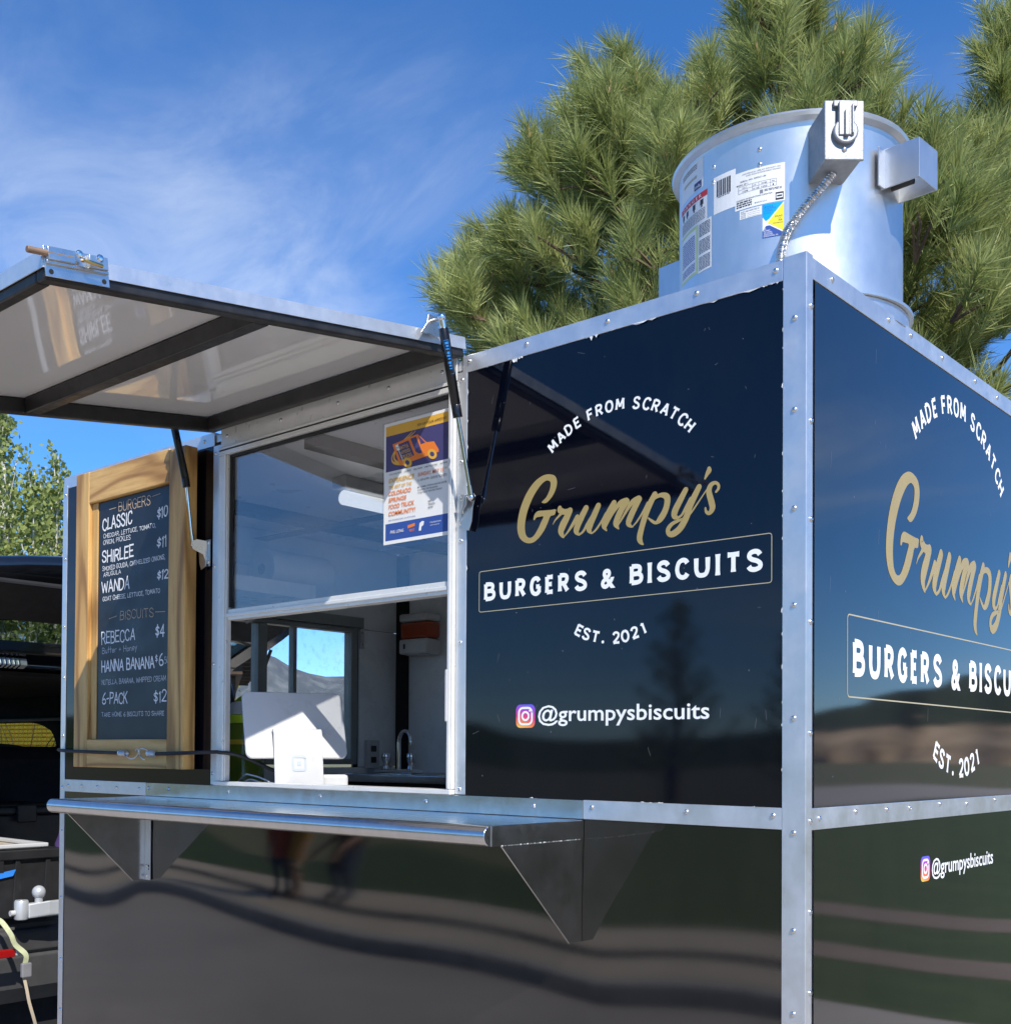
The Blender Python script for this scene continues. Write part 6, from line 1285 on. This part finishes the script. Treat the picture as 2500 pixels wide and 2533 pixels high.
def clump_pine(name, base, H, prof, label, group, nclump, lop, leaders):
    """long-needled pine: limbs from a leader carry clumps of shoots, each shoot a brush of needles"""
    base = np.array(base, float); t = thing(name, tuple(base), label, 'pine tree', group)
    trk = [(base[0] + .04 * noise1(z, 3), base[1] + .04 * noise1(z + 9, 3), z) for z in np.linspace(0, H - .15, 12)]
    obj('trunk', MB().tube(trk, [.17 * (1 - .9 * i / 11) + .012 for i in range(12)], 12), 'bark', t)
    wd = MB(); T = []; BU = []; zs, rs = prof
    def shoot(p, d, n, L):
        T.append(tuft(p, d, n, L, .0036)); 
        if NR.random() < .22: BU.append((p, d))
    def clump(c, out, size, ns):
        for j in range(ns):
            o = NR.normal(size=3); o /= np.linalg.norm(o); o = o * size * NR.uniform(.3, 1) ** .6; o[2] = o[2] * .75
            q = c + o; d = out * .50 + o / size * .50 + np.array((0, 0, 1.0)) + NR.normal(size=3) * .18; d /= np.linalg.norm(d)
            shoot(q, d, int(NR.integers(110, 165)), NR.uniform(.14, .20))
            if j % 2 == 0: wd.tube([tuple(c - out * .12 - np.array((0, 0, .08))), tuple((c + q) / 2 - np.array((0, 0, .03))), tuple(q)], [.008, .006, .004], 4, 0, False)
    w = np.array([r ** 1.15 for r in rs]); zz = np.linspace(zs[0], zs[-1], 200); pw = np.interp(zz, zs, w); pw /= pw.sum()
    for i in range(nclump):
        z = NR.choice(zz, p=pw) + NR.uniform(-.03, .03); az = i * 2.39996 + NR.uniform(-.25, .25); R0 = float(np.interp(z, zs, rs))
        R0 *= 1 - lop * max(0, math.cos(az - .45)) * min(1, max(0, (z - 3.9) / .7)); R0 *= 1 + .13 * noise2(az * 1.6, z * 2.2, 8)
        f = 1 - .55 * NR.random() ** 1.8; out = np.array((math.cos(az), math.sin(az), 0.0)); c = base + out * R0 * f + np.array((0, 0, z))
        clump(c, out, NR.uniform(.14, .21), int(NR.integers(5, 9)))
        zb = max(.6, z - R0 * f * NR.uniform(.35, .6)); p0 = base + np.array((0, 0, zb)); pm_ = base + out * R0 * f * .6 + np.array((0, 0, zb + (z - zb) * .45))
        if i % 6 == 0: wd.tube(catmull([tuple(p0), tuple(pm_), tuple(c)], 4), [.024 - .0021 * q for q in range(9)], 5, 0, False)
    for (dx, dy, z0, z1, r0, nc) in leaders:
        pts = [tuple(base + (dx * .3, dy * .3, z0 - 1.2)), tuple(base + (dx * .85, dy * .85, z0 - .2)), tuple(base + (dx, dy, z0 + .3)), tuple(base + (dx, dy, z1))]
        wd.tube(catmull(pts, 5), [.05 - .0028 * q for q in range(16)], 7)
        for i in range(nc):
            f = (i + .5) / nc; az = i * 2.4; r = r0 * (1 - f) ** .5 * NR.uniform(.5, 1.05); out = np.array((math.cos(az), math.sin(az), 0.0))
            clump(base + np.array((dx, dy, z0 + (z1 - z0) * f)) + out * r, out, .12 if r0 < .3 else .15, 6)
    shoot(base + np.array((0, 0, H)), np.array((0, 0, 1.)), 130, .16)
    A = np.concatenate(T); n = len(A); V = A.reshape(-1, 3); F_ = np.arange(n) * 5
    F3 = np.concatenate([np.stack([F_, F_ + 1, F_ + 2], 1), np.stack([F_, F_ + 2, F_ + 4], 1), np.stack([F_ + 4, F_ + 2, F_ + 3], 1)])
    tag(np_mesh('needles', V, F3, ['needles'], t, base), None, None, None, 'stuff'); obj('branches', wd, 'bark', t)
    bb = MB()
    for p, d in BU:
        d = d / np.linalg.norm(d) * .5 + np.array((0, 0, .6)); d /= np.linalg.norm(d); bb.tube([tuple(p), tuple(p + d * .03), tuple(p + d * .06)], [.009, .010, .003], 5)
    tag(obj('buds', bb, 'bud', t), None, None, None, 'stuff')
    return t
big = clump_pine('pine_tree', (-2.02, 4.12, 0), 5.8, ([1.2, 2.2, 3.2, 3.9, 4.5, 4.95, 5.3, 5.55, 5.75], [1.5, 1.7, 1.74, 1.76, 1.60, 1.24, .84, .5, .18]), 'long-needled pine with pale buds towering behind the trailer roof and exhaust fan', 'pine trees round the lot', 760, .78, ((.98, .46, 4.1, 5.45, .10, 15), (1.45, .7, 2.2, 4.25, .6, 44)))
small = pine('pine_tree', (9, -30, 0), 6.0, lambda z: 1.9 * (1 - ((z - .8) / 5.4) ** 1.3) if z < 6 else .15, 44, 'pine on dry grass beyond the lawn nearest the access road', 'pine trees round the lot', (), 0, .8, .7, 60, .2, .010, .26)
copy_tree(small, (-9.35, 10.4, 0), 1.3, 1.05, 'pine beyond the trailer nose, seen through its end window')
for i, (x, y, r, s, lb) in enumerate(((-13.0, -27.5, .4, .8, 'short pine at the far edge of the lawn'), (-20, -33, 2.2, 1.1, 'tall pine past the far end of the lawn'), (-8.5, -36, 4.1, .95, 'pine standing past the lawn on dry grass'), (17, -30, 3.0, 1.2, 'tall pine beside the access road'), (30, 4, 1.0, .9, 'pine past the access road below the rock hill'), (34, 16, 2.0, 1.0, 'pine past the access road farthest from the lawn'))):
    copy_tree(small, (x, y, 0), r, s, lb)
# poplars: upright pale stems with loose round leaves
def leafy(name, base, H, label, cat, group, mat, bark, nst, spread, nleaf, ls, lean=0.12, low=.25):
    base = np.array(base, float); t = thing(name, tuple(base), label, cat, group); wd = MB(); LV = []
    trunk = MB().tube([tuple(base), tuple(base + (0.02, 0, H * .35)), tuple(base + (0, .03, H * .8)), tuple(base + (.02, 0, H))], [.07, .055, .028, .006], 8)
    obj('trunk', trunk, bark, t)
    for i in range(nst):
        f = low + (1 - low) * (i + .5) / nst; az = i * 2.399; L = spread * (1.25 - f) * NR.uniform(.7, 1.2); p0 = base + (0, 0, H * (f - .12))
        P = [p0 + np.array((math.cos(az) * L * s, math.sin(az) * L * s, (H * lean + L * .9) * s ** .8)) for s in np.linspace(0, 1, 6)]
        wd.tube([tuple(p) for p in P], [.018 * (1 - .16 * j) for j in range(6)], 5)
        for j in range(nleaf):
            s = NR.uniform(.15, 1.05); k = min(4, int(s * 5)); p = P[k] + (P[k + 1] - P[k]) * (s * 5 - k) + NR.normal(size=3) * .10 * spread
            n_ = NR.normal(size=3); n_ /= np.linalg.norm(n_); u = np.cross(n_, NR.normal(size=3)); u /= np.linalg.norm(u); v = np.cross(n_, u); l = ls * NR.uniform(.6, 1.2)
            LV.append([p, p + u * l * .5 + v * l * .42, p + u * l, p + u * l * .5 - v * l * .42])
    obj('branches', wd, bark, t); A = np.array(LV); V = A.reshape(-1, 3); n = len(A); q = (np.arange(n) * 4)[:, None]
    tag(np_mesh('leaves', V, np.concatenate([q, q + 1, q + 2, q + 3], 1), [mat], t, base), None, None, None, 'stuff')
    return t
# bearing and range from the camera's side of the lot, given as plain positions
for i, (x, y, h, lb) in enumerate(((-14.3, 5.76, 6.75, 'tallest pale-stemmed poplar past the SUV roof'), (-13.4, 5.75, 5.3, 'bushy poplar with loose leaves between taller poplars'), (-13.95, 6.40, 5.7, 'poplar standing close to the menu board edge'), (-16.6, 7.05, 5.9, 'slender poplar at the back of the poplar row'), (-13.8, 7.35, 4.95, 'poplar whose top sprigs rise over the menu board'), (-13.6, 5.2, 5.6, 'poplar at the open end of the poplar row'), (-16.4, 7.6, 5.8, 'thin poplar behind the poplar row'))):
    leafy('poplar_tree', (x, y, 0), h, lb, 'poplar tree', 'poplars past the SUV', 'poplar', 'bark_pale', 32, .52, 95, .085)
leafy('willow_tree', (-19.6, 12.2, 0), 3.7, 'round yellow-green tree seen through the trailer end window', 'tree', None, 'willow', 'bark', 40, 1.7, 110, .11, .10, .2)
# open picnic shelter whose eave shows through the end window
sb = thing('picnic_shelter', (-7.4, 3.9, 0), 'dark wooden picnic shelter roof corner seen through the trailer end window', 'shelter')
a_ = Vector((-.80, .60, 0)); b_ = Vector((-.60, -.80, 0)); o_ = Vector((-6.55, 3.92, 0))
for i in (0.15, 3.2):
    for j in (.12, 1.0): q = o_ + a_ * i + b_ * j; obj('post', MB().obox(q + Vector((0, 0, 1.08)), a_, b_, (0, 0, 1), .06, .06, 1.08), 'beam', sb, .005)
for j in (.06, 1.06): obj('beam', MB().obox(o_ + a_ * 1.7 + b_ * j + Vector((0, 0, 2.22)), a_, b_, (0, 0, 1), 1.8, .05, .055), 'beam', sb, .005)
for i in range(8): obj('rafter', MB().obox(o_ + a_ * (.05 + .48 * i) + b_ * .55 + Vector((0, 0, 2.305)), b_, a_, (0, 0, 1), .68, .025, .028), 'beam', sb, .003)
obj('roof', MB().obox(o_ + a_ * 1.7 + b_ * .55 + Vector((0, 0, 2.36)), a_, b_, (0, 0, 1), 1.95, .72, .025), 'shingle', sb, .004)

# ---------------------------------------------------------------- people waiting across the path (mirrored in the lower panel)
def person(loc, rz, shirt, legs, label, bare=False, arm=0.0):
    t = thing('person', loc, label, 'person', 'people waiting on the gravel path')
    J = {'pel': (0, 0, .95, .13), 'spi': (0, .01, 1.12, .125), 'che': (0, 0, 1.32, .145), 'nck': (0, 0, 1.48, .055), 'hed': (0, -.02, 1.60, .085), 'top': (0, -.02, 1.70, .08)}
    E = [('pel', 'spi'), ('spi', 'che'), ('che', 'nck'), ('nck', 'hed'), ('hed', 'top')]
    for s, k in ((-1, 'l'), (1, 'r')):
        J.update({'hip' + k: (.09 * s, 0, .90, .095), 'kne' + k: (.10 * s, -.01, .49, .062), 'ank' + k: (.10 * s, .01, .08, .042), 'toe' + k: (.11 * s, -.16, .03, .035), 'sho' + k: (.18 * s, 0, 1.40, .065), 'elb' + k: (.24 * s, .02, 1.12, .044), 'wri' + k: (.23 * s, -.05 - arm, .88 + arm * .6, .030), 'han' + k: (.23 * s, -.08 - arm, .80 + arm * .7, .034)})
        E += [('pel', 'hip' + k), ('hip' + k, 'kne' + k), ('kne' + k, 'ank' + k), ('ank' + k, 'toe' + k), ('che', 'sho' + k), ('sho' + k, 'elb' + k), ('elb' + k, 'wri' + k), ('wri' + k, 'han' + k)]
    ks = list(J); me = bpy.data.meshes.new('body'); me.from_pydata([J[k][:3] for k in ks], [(ks.index(a), ks.index(b)) for a, b in E], [])
    o = link_mesh('body', me, t); sk = o.modifiers.new('skin', 'SKIN'); sd = me.skin_vertices[0].data
    for i, k in enumerate(ks): sd[i].radius = (J[k][3],) * 2; sd[i].use_root = (k == 'pel')
    sb_ = o.modifiers.new('sub', 'SUBSURF'); sb_.levels = 1; sb_.render_levels = 2
    e = o.evaluated_get(bpy.context.evaluated_depsgraph_get()); m2 = bpy.data.meshes.new_from_object(e); o.modifiers.clear(); o.data = m2; m2.name = 'body'
    for m in (shirt, legs, 'skin', 'hair', 'tube'): m2.materials.append(MT[m])
    for p in m2.polygons:
        c = p.center; p.use_smooth = True
        p.material_index = 4 if c.z < .07 else (2 if bare and c.z < .52 else 1) if c.z < .96 and abs(c.x) < .2 else 0 if c.z > .96 and c.z < 1.47 and not (abs(c.x) > .2 and c.z < 1.18) else 3 if c.z > 1.64 or (c.y > .02 and c.z > 1.55) else 2
    fc = MB().sphere((0, -.105, 1.585), .014, 0, 6, (.8, 1, 1.3)).sphere((-.032, -.092, 1.615), .009, 1, 6).sphere((.032, -.092, 1.615), .009, 1, 6).sphere((0, -.098, 1.548), .014, 2, 6, (1.6, .5, .4)).sphere((-.085, -.015, 1.60), .018, 0, 6, (.4, .8, 1.3)).sphere((.085, -.015, 1.60), .018, 0, 6, (.4, .8, 1.3))
    f = obj('face', fc, ['skin', 'ink', 'p_red'], None, org=(0, 0, 0)); f.parent = t
    for s in (-1, 1):
        hm = MB()
        for q in range(4): hm.tube([(.23 * s + (q - 1.5) * .006, -.085 - arm + (q - 1.5) * .014, .79 + arm * .7), (.225 * s, -.09 - arm + (q - 1.5) * .015, .745 + arm * .7), (.215 * s, -.085 - arm + (q - 1.5) * .014, .715 + arm * .7 + .006 * abs(q - 1.5))], [.0085, .008, .006], 6)
        hm.tube([(.225 * s, -.115 - arm, .82 + arm * .7), (.215 * s, -.135 - arm, .785 + arm * .7), (.21 * s, -.138 - arm, .76 + arm * .7)], [.010, .009, .007], 6)
        h = obj('fingers', hm, 'skin', None, org=(0, 0, 0)); h.parent = t
    t.rotation_euler.z = rz; return t
person((-8.2, -6.1, .003), R_(200), 'mustard', 'khaki', 'person in a mustard shirt and khaki shorts on the gravel path', True)
person((-8.45, -6.0, .003), R_(160), 'redshirt', 'denim', 'person in a red shirt and jeans on the gravel path')
person((-7.8, -6.5, .003), R_(185), 'darkshirt', 'denim', 'person in a dark shirt and jeans on the gravel path', False, .2)
